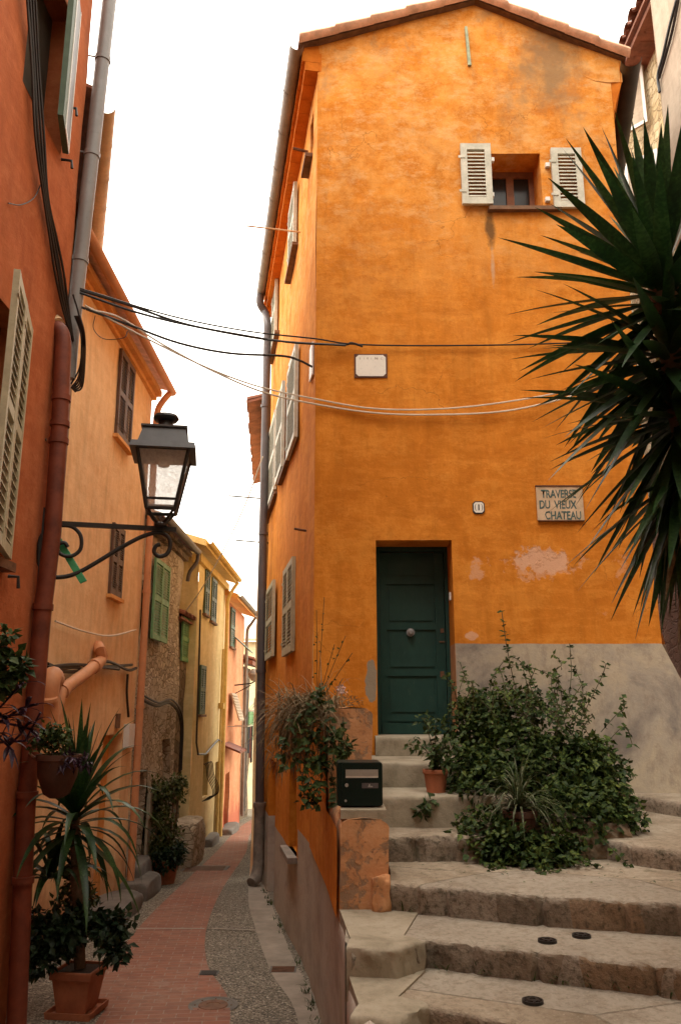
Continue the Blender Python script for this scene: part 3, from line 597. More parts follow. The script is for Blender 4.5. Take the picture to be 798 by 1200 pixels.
# ------------------------------------------------------------------ stone stairs on the right
def slab(parent, name, front, back, z, h, mat, seam=0.42, amp=0.016, seed=1, smoothed=True, sx=0.0):
    """worn step: front = plan polyline left to right, back = closing points"""
    r_ = random.Random(seed); f = []
    fr = [Vector((a[0], a[1], 0)) for a in front]
    for i in range(len(fr) - 1):
        n = max(2, int((fr[i + 1] - fr[i]).length / 0.03))
        f += [fr[i].lerp(fr[i + 1], k / n) for k in range(n)]
    f.append(fr[-1])
    ns = []
    for i in range(len(f)):
        lo, hi = max(0, i - 5), min(len(f) - 1, i + 5); t = (f[hi] - f[lo]).normalized(); ns.append(Vector((t.y, -t.x, 0)))
    d = 0; seams = []; nxt = r_.uniform(0.2, seam)
    for i in range(1, len(f)):
        d += (f[i] - f[i - 1]).length
        if d > nxt: seams.append(i); nxt = d + r_.uniform(seam * 0.7, seam * 1.5)
    prof = [(-0.16, 0), (-0.06, 0), (-0.028, -0.002), (-0.010, -0.007), (-0.002, -0.018), (0.002, -0.036), (0.001, -0.07), (-0.003, -h * 0.75), (-0.006, -h - 0.05)]
    mb = MB(); m_ = len(prof); blk = 0; off = [0.0]
    for i in range(len(f)):
        if i in seams: blk += 1; off.append(r_.uniform(-0.02, 0.02))
        sd = min([abs(i - s_) for s_ in seams] + [99])
        for j, (o_, dz) in enumerate(prof):
            p = f[i] + ns[i] * o_ + Vector((0, 0, z + dz))
            k = 0 if j == 0 else 1
            nv = noise.noise(p * 3 + Vector((seed, 0, 0))) * amp * .8 + noise.noise(p * 16) * amp * 0.8 + noise.noise(p * 40) * amp * 0.4 + off[min(blk, len(off) - 1)] * (0.6 if j > 2 else 0)
            p += ns[i] * nv * k; p.z += (noise.noise(p * 5) * 0.008 + noise.noise(p * 15) * 0.004) * k * (1 if j < 6 else 0)
            if sd < 1 and j > 1: p -= ns[i] * 0.034
            if sd < 1 and 0 < j <= 4: p.z -= 0.018
            mb.v.append(p)
    for i in range(len(f) - 1):
        for j in range(m_ - 1):
            mb.f.append((i * m_ + j, i * m_ + j + 1, (i + 1) * m_ + j + 1, (i + 1) * m_ + j)); mb.mi.append(0)
    k = len(mb.v); bk = [Vector((a[0], a[1], z)) for a in back]
    mb.v += bk
    mb.f.append(tuple([i * m_ for i in range(len(f))] + [k + i for i in range(len(bk))])); mb.mi.append(0)
    # side walls down
    ends = [mb.v[(len(f) - 1) * m_]] + bk + [mb.v[0]]
    for i in range(len(ends) - 1):
        a, b = ends[i], ends[i + 1]; dn = Vector((0, 0, -h - 0.4)); mb.q([a, b, b + dn, a + dn])
    o = mb.build(name, mat, parent); return smooth_angle(o, 50)
stairs = thing('stone_stairs', 'broad worn stone stairway winding up to the right of the orange house', 'stairs', (1.5, 5, -2.1))
BK = [(7, 16), (4.95, 16)]
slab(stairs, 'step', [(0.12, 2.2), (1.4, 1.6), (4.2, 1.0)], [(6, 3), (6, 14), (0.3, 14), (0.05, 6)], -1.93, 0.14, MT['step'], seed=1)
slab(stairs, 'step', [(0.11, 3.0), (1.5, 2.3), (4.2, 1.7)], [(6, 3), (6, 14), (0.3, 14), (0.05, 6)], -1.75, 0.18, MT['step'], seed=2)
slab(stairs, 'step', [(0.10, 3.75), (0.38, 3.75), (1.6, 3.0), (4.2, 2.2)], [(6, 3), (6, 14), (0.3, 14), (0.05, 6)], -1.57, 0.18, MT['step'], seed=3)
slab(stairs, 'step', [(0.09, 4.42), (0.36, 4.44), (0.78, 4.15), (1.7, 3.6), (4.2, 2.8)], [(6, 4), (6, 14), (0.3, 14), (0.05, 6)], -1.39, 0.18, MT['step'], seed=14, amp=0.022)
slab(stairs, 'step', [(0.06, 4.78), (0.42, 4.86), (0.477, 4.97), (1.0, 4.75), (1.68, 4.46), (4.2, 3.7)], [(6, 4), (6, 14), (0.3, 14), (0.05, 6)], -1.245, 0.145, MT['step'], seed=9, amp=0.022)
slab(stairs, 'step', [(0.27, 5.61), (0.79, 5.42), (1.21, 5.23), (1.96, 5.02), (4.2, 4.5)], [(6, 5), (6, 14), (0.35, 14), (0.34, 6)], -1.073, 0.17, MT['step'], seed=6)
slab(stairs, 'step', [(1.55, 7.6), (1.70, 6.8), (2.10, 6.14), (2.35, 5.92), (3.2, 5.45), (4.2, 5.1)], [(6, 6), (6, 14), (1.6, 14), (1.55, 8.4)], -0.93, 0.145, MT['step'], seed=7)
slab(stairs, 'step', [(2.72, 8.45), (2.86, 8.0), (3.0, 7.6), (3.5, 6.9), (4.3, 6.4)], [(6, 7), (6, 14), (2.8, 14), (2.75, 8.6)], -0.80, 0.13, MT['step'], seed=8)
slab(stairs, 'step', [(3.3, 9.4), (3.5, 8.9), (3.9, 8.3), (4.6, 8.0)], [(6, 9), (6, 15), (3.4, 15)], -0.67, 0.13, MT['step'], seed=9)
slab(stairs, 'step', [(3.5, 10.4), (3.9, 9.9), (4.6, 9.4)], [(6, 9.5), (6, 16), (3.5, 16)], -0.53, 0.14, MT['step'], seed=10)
slab(stairs, 'step', [(3.7, 11.4), (4.3, 11.0), (4.9, 10.6)], [(6, 11), (6, 17), (3.7, 17)], -0.39, 0.14, MT['step'], seed=11)
for px, py, lb in ((641, 1104, 'round iron cover on the wide step, left of two'), (681, 1098, 'round iron cover on the wide step, right of two'), (624, 1175, 'round iron cover alone on the lowest visible step')):
    zz = -1.245 if py < 1150 else -1.39; r_ = ray(px, py); Yc = zz * r_.y / r_.z
    cover(px, py, 0.052, lb, Y=Yc, z=zz, lift=0.010)

# steps to the door
ds = thing('door_steps', 'narrow cement steps leading up to the green door', 'steps', (0.8, 7.4, -1.07))
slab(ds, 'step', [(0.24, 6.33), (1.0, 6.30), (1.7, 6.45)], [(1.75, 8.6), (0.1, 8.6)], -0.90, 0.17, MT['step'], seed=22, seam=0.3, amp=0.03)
slab(ds, 'step', [(0.22, 6.78), (1.5, 6.74)], [(1.5, 8.6), (0.1, 8.6)], -0.66, 0.24, MT['cement'], seed=23, seam=9, amp=0.01)
slab(ds, 'step', [(0.20, 7.42), (1.45, 7.40)], [(1.45, 8.62), (0.1, 8.62)], -0.45, 0.21, MT['cement'], seed=24, seam=9, amp=0.01)
slab(ds, 'threshold', [(0.34, 8.30), (1.20, 8.29)], [(1.20, 8.97), (0.34, 8.97)], -0.262, 0.185, MT['cement'], seed=25, seam=0.5, amp=0.012)

# ------------------------------------------------------------------ main orange house
def HX(p):   # battered foot of the wall
    p = Vector(p)
    if p.z < 0.66:
        k = (0.66 - p.z); f = 0.22 * k * sm(1.4, 3.3, p.x) * (1 if p.x > 1.2 else 0)
        p.x += 0.42 * k * sm(2.2, 3.3, p.x); p.y -= f * 0.35
    return p
house = thing('orange_house', 'tall narrow orange house with green door and gabled roof at the fork', 'house', (1.5, 10, -1.0))
FF = Fr((-0.278, 8.5), (1, 0))                 # front, u = x + .278
def fu(px, py, w_=0): return FF.hit(px, py, w_)
dl, _ = fu(441, 700); dr, _ = fu(529, 640); dz0, dz1 = -0.285, fu(480, 633)[1]
wl, wz1 = fu(574.5, 180); wr, _ = fu(632, 182); wz0 = fu(600, 245)[1]
LW = 3.29 + 0.278
LS = Vector((-0.163, 0.987, 0)).normalized()
def topz(u):
    x = u - 0.278
    return 7.98 + (x + 0.278) / (1.67 + 0.278) * 0.60 if x < 1.67 else 8.58 - (x - 1.67) / (3.3 - 1.67) * 0.76
mb = MB()
wall(mb, FF, LW, -1.6, 8.5, [(dl, dr, dz0, dz1, 0.47), (wl, wr, wz0, wz1, 0.42)], top=topz, zb=wz1 + 0.2, ext_u=(1.67 + 0.278,), warp=HX, amp=0.014, cell=0.22)
Ybk = 15.0; LL = (Ybk - 8.5) / LS.y
pfar = Vector((-0.278, 8.5, 0)) + LS * LL
FL = Fr((pfar.x, pfar.y), (-LS.x, -LS.y))      # left wall: u=0 far end, u=LL the corner
def lu(px, py): return FL.hit(px, py)
cw = [lu(348, 900)[0], lu(340, 900)[0]]
holesL = [(min(cw), max(cw), -1.62, -0.62, 0.25)]
a_, b_ = sorted((lu(316, 900)[0], lu(323.5, 900)[0])); holesL.append((a_, b_, -3.2, lu(323.5, 893)[1], 0.35))
# window openings between the open leaves
WIN = []
def lwin(pxa, pya, pxb, pyb):   # near top px, far side px ; returns u0,u1
    return sorted((lu(pxa, pya)[0], lu(pxb, pyb)[0]))
w1 = lwin(343, 470, 337, 470); z1t = lu(343, 409)[1]; z1b = lu(342, 522)[1]
w2 = lwin(319, 520, 317, 520); z2t, z2b = z1t, z1b
w3 = lwin(317.5, 720, 315, 720)
holesL.append((w1[0], w1[1], z1b, z1t, 0.2))
w4 = sorted((lu(364, 150)[0], lu(367.5, 150)[0])); z4 = (lu(366, 176)[1], lu(366, 138)[1]); holesL.append((w4[0], w4[1], z4[0], z4[1], 0.15))
wall(mb, FL, LL, -3.4, 7.74, holesL, amp=0.014, cell=0.3)
FR = Fr((3.29, 8.5), (0.2, 0.98))
wall(mb, FR, 4.6, -1.6, 7.74, [], amp=0.01, cell=0.3, warp=HX)
# backs of openings
mb.q([FF.P(dl - .1, -0.52, dz0 - .1), FF.P(dr + .1, -0.52, dz0 - .1), FF.P(dr + .1, -0.52, dz1 + .1), FF.P(dl - .1, -0.52, dz1 + .1)])
smooth_angle(mb.build('wall', MT['facade'], house), 30)
# rooms' dark back behind the openings
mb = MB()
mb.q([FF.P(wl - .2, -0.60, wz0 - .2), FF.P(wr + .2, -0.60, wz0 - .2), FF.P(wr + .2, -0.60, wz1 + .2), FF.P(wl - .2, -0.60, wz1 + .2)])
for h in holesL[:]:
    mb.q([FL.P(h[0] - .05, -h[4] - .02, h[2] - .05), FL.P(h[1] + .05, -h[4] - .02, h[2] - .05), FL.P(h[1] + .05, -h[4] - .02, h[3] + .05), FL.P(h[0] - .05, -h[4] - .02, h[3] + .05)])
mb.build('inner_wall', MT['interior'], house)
# cornice on the left (stepped coping under the gutter) and return on the right
mb = MB(); n = 26
for i in range(n):
    u0 = LL * i / n; u1 = LL * (i + 1) / n - 0.006; d = 0.004 * (i % 2)
    mb.fbox(FL, u0, u1, -0.05, 0.15 + d, 7.60, 7.72); mb.fbox(FL, u0, u1, -0.05, 0.19 + d, 7.724, 7.86)
mb.fbox(FL, 0, LL - 0.01, -0.02, 0.17, 7.864, 7.97)
mb.build('cornice', MT['trimorange'], house)
mb = MB()
pr = [(2.80, 7.30), (2.95, 7.26), (3.12, 7.19), (3.2, 7.1), (3.26, 6.95)]
# right cornice: sweeping bracket that grows out of the wall
seg = 10; prev = None
for i in range(seg + 1):
    t = i / seg; P0 = FR.P(t * 4.4 - 0.0, 0, 0); wd = 0.18
    ring = [P0 + FR.n * -0.02 + Vector((0, 0, 6.85)), P0 + FR.n * 0.05 + Vector((0, 0, 7.15)), P0 + FR.n * 0.12 + Vector((0, 0, 7.38)), P0 + FR.n * wd * .7 + Vector((0, 0, 7.42)), P0 + FR.n * wd * .7 + Vector((0, 0, 7.72)), P0 + FR.n * -0.02 + Vector((0, 0, 7.72))]
    if prev:
        for j in range(6): mb.q([prev[j], ring[j], ring[(j + 1) % 6], prev[(j + 1) % 6]])
    else: mb.q(ring)
    prev = ring
cb = [FF.P(u + .278, w_, z) for u, z, w_ in ((2.72, 7.29, 0.0), (2.95, 7.22, 0.0), (3.29, 7.12, 0.0))]
pass
mb.build('cornice', MT['trimorange'], house)
mb = MB()   # the facade render swells out into the eave bracket
bot = [(2.93, 7.56), (3.0, 7.50), (3.1, 7.445), (3.25, 7.42), (3.43, 7.42)]
for i in range(4):
    (x0, z0_), (x1, z1_) = bot[i], bot[i + 1]; zt0, zt1 = topz(x0 + .278) - .0, topz(x1 + .278)
    if x1 > 3.3: zt1 = zt0 - .04
    w0_, w1_ = .02 * i / 4 + .004, .02 * (i + 1) / 4 + .004
    mb.hexa([FF.P(x0 + .278, w0_, z0_), FF.P(x1 + .278, w1_, z1_), FF.P(x1 + .278, -.1, z1_), FF.P(x0 + .278, -.1, z0_), FF.P(x0 + .278, w0_, zt0), FF.P(x1 + .278, w1_, zt1), FF.P(x1 + .278, -.1, zt1), FF.P(x0 + .278, -.1, zt0)])
mb.build('eave_bracket', MT['facade'], house)
# roof: slabs, rake tiles, underside
rf = MB()
rl = Vector((-0.50, 8.36, 7.95)); rp = Vector((1.67, 8.36, 8.62)); rr_ = Vector((3.47, 8.36, 7.75))
bl = rl + LS * 6.7; bl.z = 7.95; bp = rp + Vector((-0.2, 6.6, 0)); br = rr_ + Vector((1.1, 5.0, 0)); br2 = br
for (a, b, c, d) in ((rl, rp, bp, bl), (rp, rr_, br, bp)):
    dz = Vector((0, 0, 0.05)); rf.hexa([a, b, c, d, a + dz, b + dz, c + dz, d + dz])
roof = rf.build('roof', MT['tiledark'], house)
rk = MB()
for (a, b, n) in ((rl, rp, 5), (rp, rr_, 5)):
    for i in range(n):
        t0, t1 = i / n, (i + 1) / n + 0.02
        # lower end wider, overlaps the next: tiles run along the rake
        up = a.z < b.z
        p0, p1 = a.lerp(b, t0), a.lerp(b, t1)
        r0, r1 = (0.105, 0.09) if up else (0.09, 0.105)
        p0 = p0 + Vector((0, 0.10, 0.02)); p1 = p1 + Vector((0, 0.10, 0.02)); l0, l1 = (0.0, 0.012) if not up else (0.012, 0.0)
        k = len(rk.v)
        for thick in (0, 0.014):
            for (p, r, lf) in ((p0, r0, l0), (p1, r1, l1)):
                for j in range(9):
                    g_ = -1.05 + (math.pi + 1.05) * j / 8; rk.v.append(p + Vector((0, -math.cos(g_) * (r - thick) * 1.25, math.sin(g_) * (r - thick) * 0.8 + lf)))
        for q_ in (0, 18):
            for j in range(8): rk.f.append((k + q_ + j, k + q_ + j + 1, k + q_ + 10 + j, k + q_ + 9 + j)); rk.mi.append(0)
        for q_ in (0, 9):
            for j in range(8): rk.f.append((k + q_ + j, k + q_ + j + 1, k + q_ + 19 + j, k + q_ + 18 + j)); rk.mi.append(0)
smooth_angle(rk.build('verge_tile', MT['tile'], roof), 40)
te = MB(); tiles_edge(te, rl + Vector((0, 0.3, 0.03)), bl + Vector((0, 0, 0.03)), (-0.98, -0.16, 0), slope=-0.3); te.build('eave_tile', MT['tile'], roof)
# underside strip below the verge
mb = MB()
for a, b in ((rl, rp), (rp, rr_)):
    q0, q1 = a + Vector((0, 0.06, -0.045)), b + Vector((0, 0.06, -0.045)); mb.hexa([q0, q1, q1 + Vector((0, .12, 0)), q0 + Vector((0, .12, 0)), q0 + Vector((0, 0, .04)), q1 + Vector((0, 0, .04)), q1 + Vector((0, .12, .04)), q0 + Vector((0, .12, .04))])
mb.build('verge_mortar', MT['sillstone'], house)
# gutters
def ribs(mb, path, r, every):
    for i in range(every, len(path) - 1, every):
        p = path[i]; t = (path[i + 1] - path[i - 1]).normalized(); mb.gutter([p - t * 0.015, p + t * 0.015], r + 0.006)
mb = MB(); gp = [Vector((-0.53, 8.36, 7.86)) + LS * (6.25 * i / 24) for i in range(25)]
mb.gutter(gp, 0.085, 10); ribs(mb, gp, 0.085, 3); smooth_angle(mb.build('gutter', MT['zinc'], house), 40)
mb = MB(); ge = gp[-1]
dp_t = Vector((-1.44, 14.25, 6.95))
pth = chain([ge + Vector((0.0, -0.1, -0.07)), ge + Vector((0.0, -0.05, -0.25)), ge + Vector((0.10, 0, -0.42)), Vector((-1.385, 14.25, 7.1)), Vector((-1.375, 14.25, 6.8))], 5)
mb.tube(pth + [Vector((-1.375, 14.25, 3)), Vector((-1.345, 14.25, 0)), Vector((-1.33, 14.25, -1.55))], 0.075, 12)
for z in (5.4, 3.0, 0.6): mb.tube([(-1.37 + (3 - z) * 0.006, 14.25, z), (-1.37 + (3 - z) * 0.006, 14.25, z + 0.05)], 0.088, 12)
smooth_angle(mb.build('downpipe', MT['slatepipe'], house), 40)
mb = MB(); mb.tube([(-1.33, 14.25, -1.5), (-1.33, 14.25, -1.56), (-1.33, 14.25, -1.6), (-1.33, 14.25, -2.5), (-1.36, 14.2, -2.66), (-1.42, 14.1, -2.71)], [0.105, 0.105, 0.09, 0.09, 0.1, 0.09], 12)
smooth_angle(mb.build('pipe_shoe', MT['castiron'], house), 40)
mb = MB(); d2 = Vector((0.24, 1, 0)).normalized()
gp = [Vector((3.49, 8.30, 7.60)) + d2 * (4.0 * i / 16) for i in range(17)]
mb.gutter(gp, 0.12, 10); ribs(mb, gp, 0.12, 4); smooth_angle(mb.build('gutter', MT['darkgutter'], house), 40)
# front window: frame, panes, shutters, sill
mb = MB(); W0 = -0.40
zt = wz0 + 0.62
mb.fbox(FF, wl, wr, W0, W0 + .05, wz0, wz0 + .06); mb.fbox(FF, wl, wr, W0, W0 + .05, wz1 - .08, wz1)
mb.fbox(FF, wl, wl + .06, W0, W0 + .05, wz0 + .06, wz1 - .08); mb.fbox(FF, wr - .06, wr, W0, W0 + .05, wz0 + .06, wz1 - .08)
mc = (wl + wr) / 2; mb.fbox(FF, mc - .045, mc + .045, W0, W0 + .05, wz0 + .06, wz1 - .08)
win = mb.build('window', MT['woodbrown'], house)
mb = MB(); mb.fbox(FF, wl + .05, mc - .04, W0 + .015, W0 + .022, wz0 + .05, wz1 - .07); mb.fbox(FF, mc + .04, wr - .05, W0 + .015, W0 + .022, wz0 + .05, wz1 - .07)
mb.build('pane', MT['glassdark'], win)
mb = MB(); mb.fbox(FF, wl - .06, wr + .20, -.1, .07, wz0 - .045, wz0 + .002); mb.build('sill', MT['sillstone'], house)
for (pa, pb, zt_, zb_) in ((538, 573, 173, 243), (643, 678, 178, 247)):
    a, zt2 = fu(pa, zt_); b, _ = fu(pb, zt_); zb2 = fu(pa, zb_)[1]
    shutter(house, FF, a, b, zb2, zt2, 0.035, MT['shutgrey'], 13, 0.045, st=0.075, mid=False)
for pa, pb in ((575, 190), (575, 231), (640, 196), (640, 236)):
    u, z = fu(pa, pb); mb = MB(); mb.fbox(FF, u - .02, u + .03, 0.0, .05, z - .02, z + .03); mb.build('hinge', MT['white'], house)
a, zt2 = fu(545, 33); _, zb2 = fu(548, 78); mb = MB(); mb.hexa([FF.P(a + .01, .03, zb2), FF.P(a + .05, .03, zb2), FF.P(a + .05, 0, zb2), FF.P(a + .01, 0, zb2), FF.P(a - .01, .03, zt2), FF.P(a + .02, .03, zt2), FF.P(a + .02, 0, zt2), FF.P(a - .01, 0, zt2)])
mb.build('wooden_strip', MT['greywood'], house)
# left side shutters
def lsh(pxa, pxb, pyt, pyb, pref, mat, two=False, w_=0.03, n=22, name='shutter'):
    a, b = sorted((lu(pxa, pyt)[0], lu(pxb, pyt)[0])); zt_ = lu(pref, pyt)[1]; zb_ = lu(pref, pyb)[1]
    return shutter(house, FL, a, b, zb_, zt_, w_, mat, n, 0.05, two=two, name=name, st=0.06), a, b, zb_, zt_
lsh(353, 343.5, 405, 511, 352, MT['shutgrey']); lsh(337, 329.5, 450, 545, 336, MT['shutgrey'])
_, a, b, zb_, zt_ = lsh(327.5, 319.5, 482, 570, 327, MT['shutgrey']); lsh(317, 313, 515, 594, 317, MT['shutgrey'])
for (p0, p1, py, ref, dp_) in ((349, 331, 512, 349, .07), (326, 314, 575, 326, .07), (350, 341, 283, 350, .09), (366, 361, 179, 366, .09), (328, 321, 387, 328, .09)):
    u0, u1 = sorted((lu(p0, py)[0], lu(p1, py)[0])); z = lu(ref, py)[1]; mb = MB(); mb.fbox(FL, u0, u1, -.02, dp_, z - .05, z); mb.build('sill', MT['sillstone'], house)

for (pa, pb, yt, yb) in ((351, 344.5, 213, 279), (328, 324, 322, 384)):
    lsh(pa, pb, yt, yb, pa, MT['shutgrey'], n=14)
lsh(348, 337, 652, 762, 348, MT['shutbeige'], two=True, w_=0.012)
lsh(325.5, 317.5, 680, 768, 325, MT['shutbeige']); lsh(314.5, 311, 690, 775, 314, MT['shutbeige'])
# cellar shutter + sill on left wall, low door
h = holesL[0]; mb = MB(); mb.fbox(FL, h[0], h[1], -.2, -.16, h[2], h[3]); mb.build('cellar_hatch', MT['boxgreen'], house)
mb = MB(); mb.fbox(FL, h[0] - .1, h[1] + .06, -.04, .10, h[2] - .06, h[2]); mb.build('sill', MT['castiron'], house)
h = holesL[1]; mb = MB(); mb.fbox(FL, h[0], h[1], -.30, -.25, -3.0, h[3]); mb.build('side_door', MT['trimorange'], house)
mb = MB()
u, z = lu(366, 432); mb.fbox(FL, u - .12, u + .12, .0, .02, z - .12, z + .28); mb.build('wall_plate', MT['white'], house)
mb = MB(); u, z = lu(359, 622); mb.tube([FL.P(u, 0, z), FL.P(u, .14, z + .02)], .014, 6); mb.build('wall_hook', MT['rustbrown'], house); u, z = lu(361, 178); mb = MB(); mb.tube([FL.P(u, 0, z), FL.P(u, .2, z + .03)], .02, 6); mb.build('wall_hook', MT['rustbrown'], house)
u, z = lu(352, 272); mb = MB(); mb.tube([FL.P(u, 0, z), FL.P(u, 0.75, z + .02)], .012, 6); mb.build('clothes_rod', MT['beigepipe'], house)
# door
mb = MB(); D0 = -0.47
a, b = dl, dr
mb.fbox(FF, a, a + .05, D0 + .02, D0 + .10, dz0, dz1); mb.fbox(FF, b - .04, b, D0 + .02, D0 + .10, dz0, dz1); mb.fbox(FF, a + .05, b - .04, D0 + .02, D0 + .10, dz1 - .05, dz1)
mb.build('door_frame', MT['doorgreen'], house)
mb = MB(); a += .055; b -= .045; zt = dz1 - .055
mb.fbox(FF, a, b, D0, D0 + .04, dz0 + .01, zt)
zl = [dz0 + 0.02, FF.hit(480, 842, -.45)[1], FF.hit(480, 789, -.45)[1], FF.hit(480, 735, -.45)[1], FF.hit(480, 682, -.45)[1], zt]
mb.fbox(FF, a, a + .07, D0 + .04, D0 + .062, dz0 + .01, zt); mb.fbox(FF, b - .10, b, D0 + .04, D0 + .062, dz0 + .01, zt)
for i, z in enumerate(zl[1:-1]): mb.fbox(FF, a + .07, b - .10, D0 + .04, D0 + .060, z - .03, z + .035)
mb.fbox(FF, a + .07, b - .10, D0 + .04, D0 + .060, dz0 + .01, dz0 + .03)
for i in range(1, len(zl) - 1):
    z0_, z1_ = zl[i] + .05, zl[i + 1] - .045
    P = FF.P; u0_, u1_ = a + .085, b - .115
    mb.hexa([P(u0_, D0 + .041, z0_), P(u1_, D0 + .041, z0_), P(u1_, D0 + .0405, z0_), P(u0_, D0 + .0405, z0_), P(u0_, D0 + .041, z1_), P(u1_, D0 + .041, z1_), P(u1_, D0 + .0405, z1_), P(u0_, D0 + .0405, z1_)])
    k = .018; mb.fbox(FF, u0_ + k, u1_ - k, D0 + .04, D0 + .052, z0_ + k, z1_ - k)
mb.fbox(FF, a + .01, b - .01, D0 + .062, D0 + .085, dz0 + .03, dz0 + .14)
door = mb.build('door', MT['doorgreen'], house)
u, z = FF.hit(481, 741, -.4); mb = MB(); c0 = FF.P(u, D0 + .06, z)
mb.tube([c0, c0 + FF.n * .012, c0 + FF.n * .013, c0 + FF.n * .035, c0 + FF.n * .05, c0 + FF.n * .06], [.045, .045, .02, .02, .034, .018], 14)
smooth_angle(mb.build('knob', MT['greypipe'], door), 30)
for (px, py, c_, d_) in ((518, 739, .018, .022), (518, 752, .03, .006), (518, 790, .02, .03)):
    u, z = FF.hit(px, py, -.4); mb = MB(); mb.fbox(FF, u - c_, u + c_, D0 + .0622, D0 + .072, z - d_, z + d_); mb.build('lock', MT['rustbrown'], door)
mb = MB(); u, z = FF.hit(525, 696, 0); mb.fbox(FF, dr - .018, dr - .001, -.22, -.16, z - .04, z + .04); mb.build('doorbell', MT['white'], house)

# signs on the facade
def frame_box(F, u0, u1, z0, z1): return F.P((u0 + u1) / 2, 0, (z0 + z1) / 2)
a, zt = fu(415, 416); b, _ = fu(453.5, 416); _, zb = fu(415, 443.5)
t = thing('wall_sign', 'blank white enamel wall sign with faint letters and rusty edges', 'sign', frame_box(FF, a, b, zb, zt))
mb = MB(); mb.fbox(FF, a, b, 0.012, .026, zb, zt); mb.build('backing', MT['signedge'], t)
mb = MB(); c_ = .03; P = FF.P; a2, b2, zb2, zt2 = a + .018, b - .018, zb + .016, zt - .014
ol = [(a2 + c_, zb2), (b2 - c_, zb2), (b2, zb2 + c_), (b2, zt2 - c_), (b2 - c_, zt2), (a2 + c_, zt2), (a2, zt2 - c_), (a2, zb2 + c_)]
mb.q([P(x, .031, z) for x, z in ol]); 
for i in range(8): (x0, z0_), (x1, z1_) = ol[i], ol[(i + 1) % 8]; mb.q([P(x0, .026, z0_), P(x1, .026, z1_), P(x1, .031, z1_), P(x0, .031, z0_)])
mb.build('panel', MT['enamel'], t)
for k, (ch, xx) in enumerate((('I', .045), ('I', .09), ('Y', .13), ('I', .17), ('N', .225), ('I', .245), ('C', .285), ('I', .32))):
    text_part(ch, FF, a2 + xx, zt2 - .055, .0325, .025 if k not in (4,) else .028, MT['faint'] if k not in (0, 4, 2) else MT['rustbrown'], t, 1.0, 'letter')
a, zt = fu(553, 588); b, _ = fu(567, 588); _, zb = fu(553, 602.5)
t = thing('house_number', 'small cream house number plate reading 1', 'number plate', frame_box(FF, a, b, zb, zt))
def octo(mb, F, a, b, z0, z1, c_, w0, w1):
    ol = [(a + c_, z0), (b - c_, z0), (b, z0 + c_), (b, z1 - c_), (b - c_, z1), (a + c_, z1), (a, z1 - c_), (a, z0 + c_)]
    mb.q([F.P(x, w1, z) for x, z in ol])
    for i in range(8): (x0, q0), (x1, q1) = ol[i], ol[(i + 1) % 8]; mb.q([F.P(x0, w0, q0), F.P(x1, w0, q1), F.P(x1, w1, q1), F.P(x0, w1, q0)])
mb = MB(); octo(mb, FF, a, b, zb, zt, .025, 0, .022); mb.build('rim', MT['ink'], t)
mb = MB(); octo(mb, FF, a + .011, b - .011, zb + .011, zt - .011, .02, .018, .026); mb.build('panel', MT['enamel'], t)
text_part('1', FF, (a + b) / 2, zb + .036, .0275, .065, MT['ink'], t, 1.1, 'number', bold=0.02)
text_part('(', FF, (a + b) / 2 - .036, zb + .03, .0275, .075, MT['ink'], t, 0.8, 'bracket'); text_part(')', FF, (a + b) / 2 + .036, zb + .03, .0275, .075, MT['ink'], t, 0.8, 'bracket')
a, zt = fu(627, 570); b, _ = fu(681, 570); _, zb = fu(628, 610)
t = thing('street_name_sign', 'beige tiled street sign reading TRAVERSE DU VIEUX CHATEAU', 'street sign', frame_box(FF, a, b, zb, zt))
mb = MB(); mb.fbox(FF, a, b, 0.005, .022, zb, zt - .008); mb.build('plaque', MT['signstone'], t)
mb = MB(); mb.fbox(FF, a - .005, b + .005, 0.0, .03, zt - .007, zt + .006); mb.fbox(FF, a + .01, b, 0.0, .026, zb - .01, zb - .001); mb.build('edging', MT['signedge'], t)
hh = (zt - zb)
for i, (s_, xsz, dx) in enumerate((('TRAVERSE', .66, -.01), ('DU  VIEUX', .66, 0), ('CHATEAU', .68, .025))):
    for wd_, off_ in ((s_, 0),) if ' ' not in s_ else (('DU', -.165), ('VIEUX', .055)):
      text_part(wd_, FF, (a + b) / 2 + dx + off_, zt - hh * (.36 + .315 * i), .0235, hh * .25, MT['signink'], t, xsz, 'lettering', jit=.007, bold=0.028)

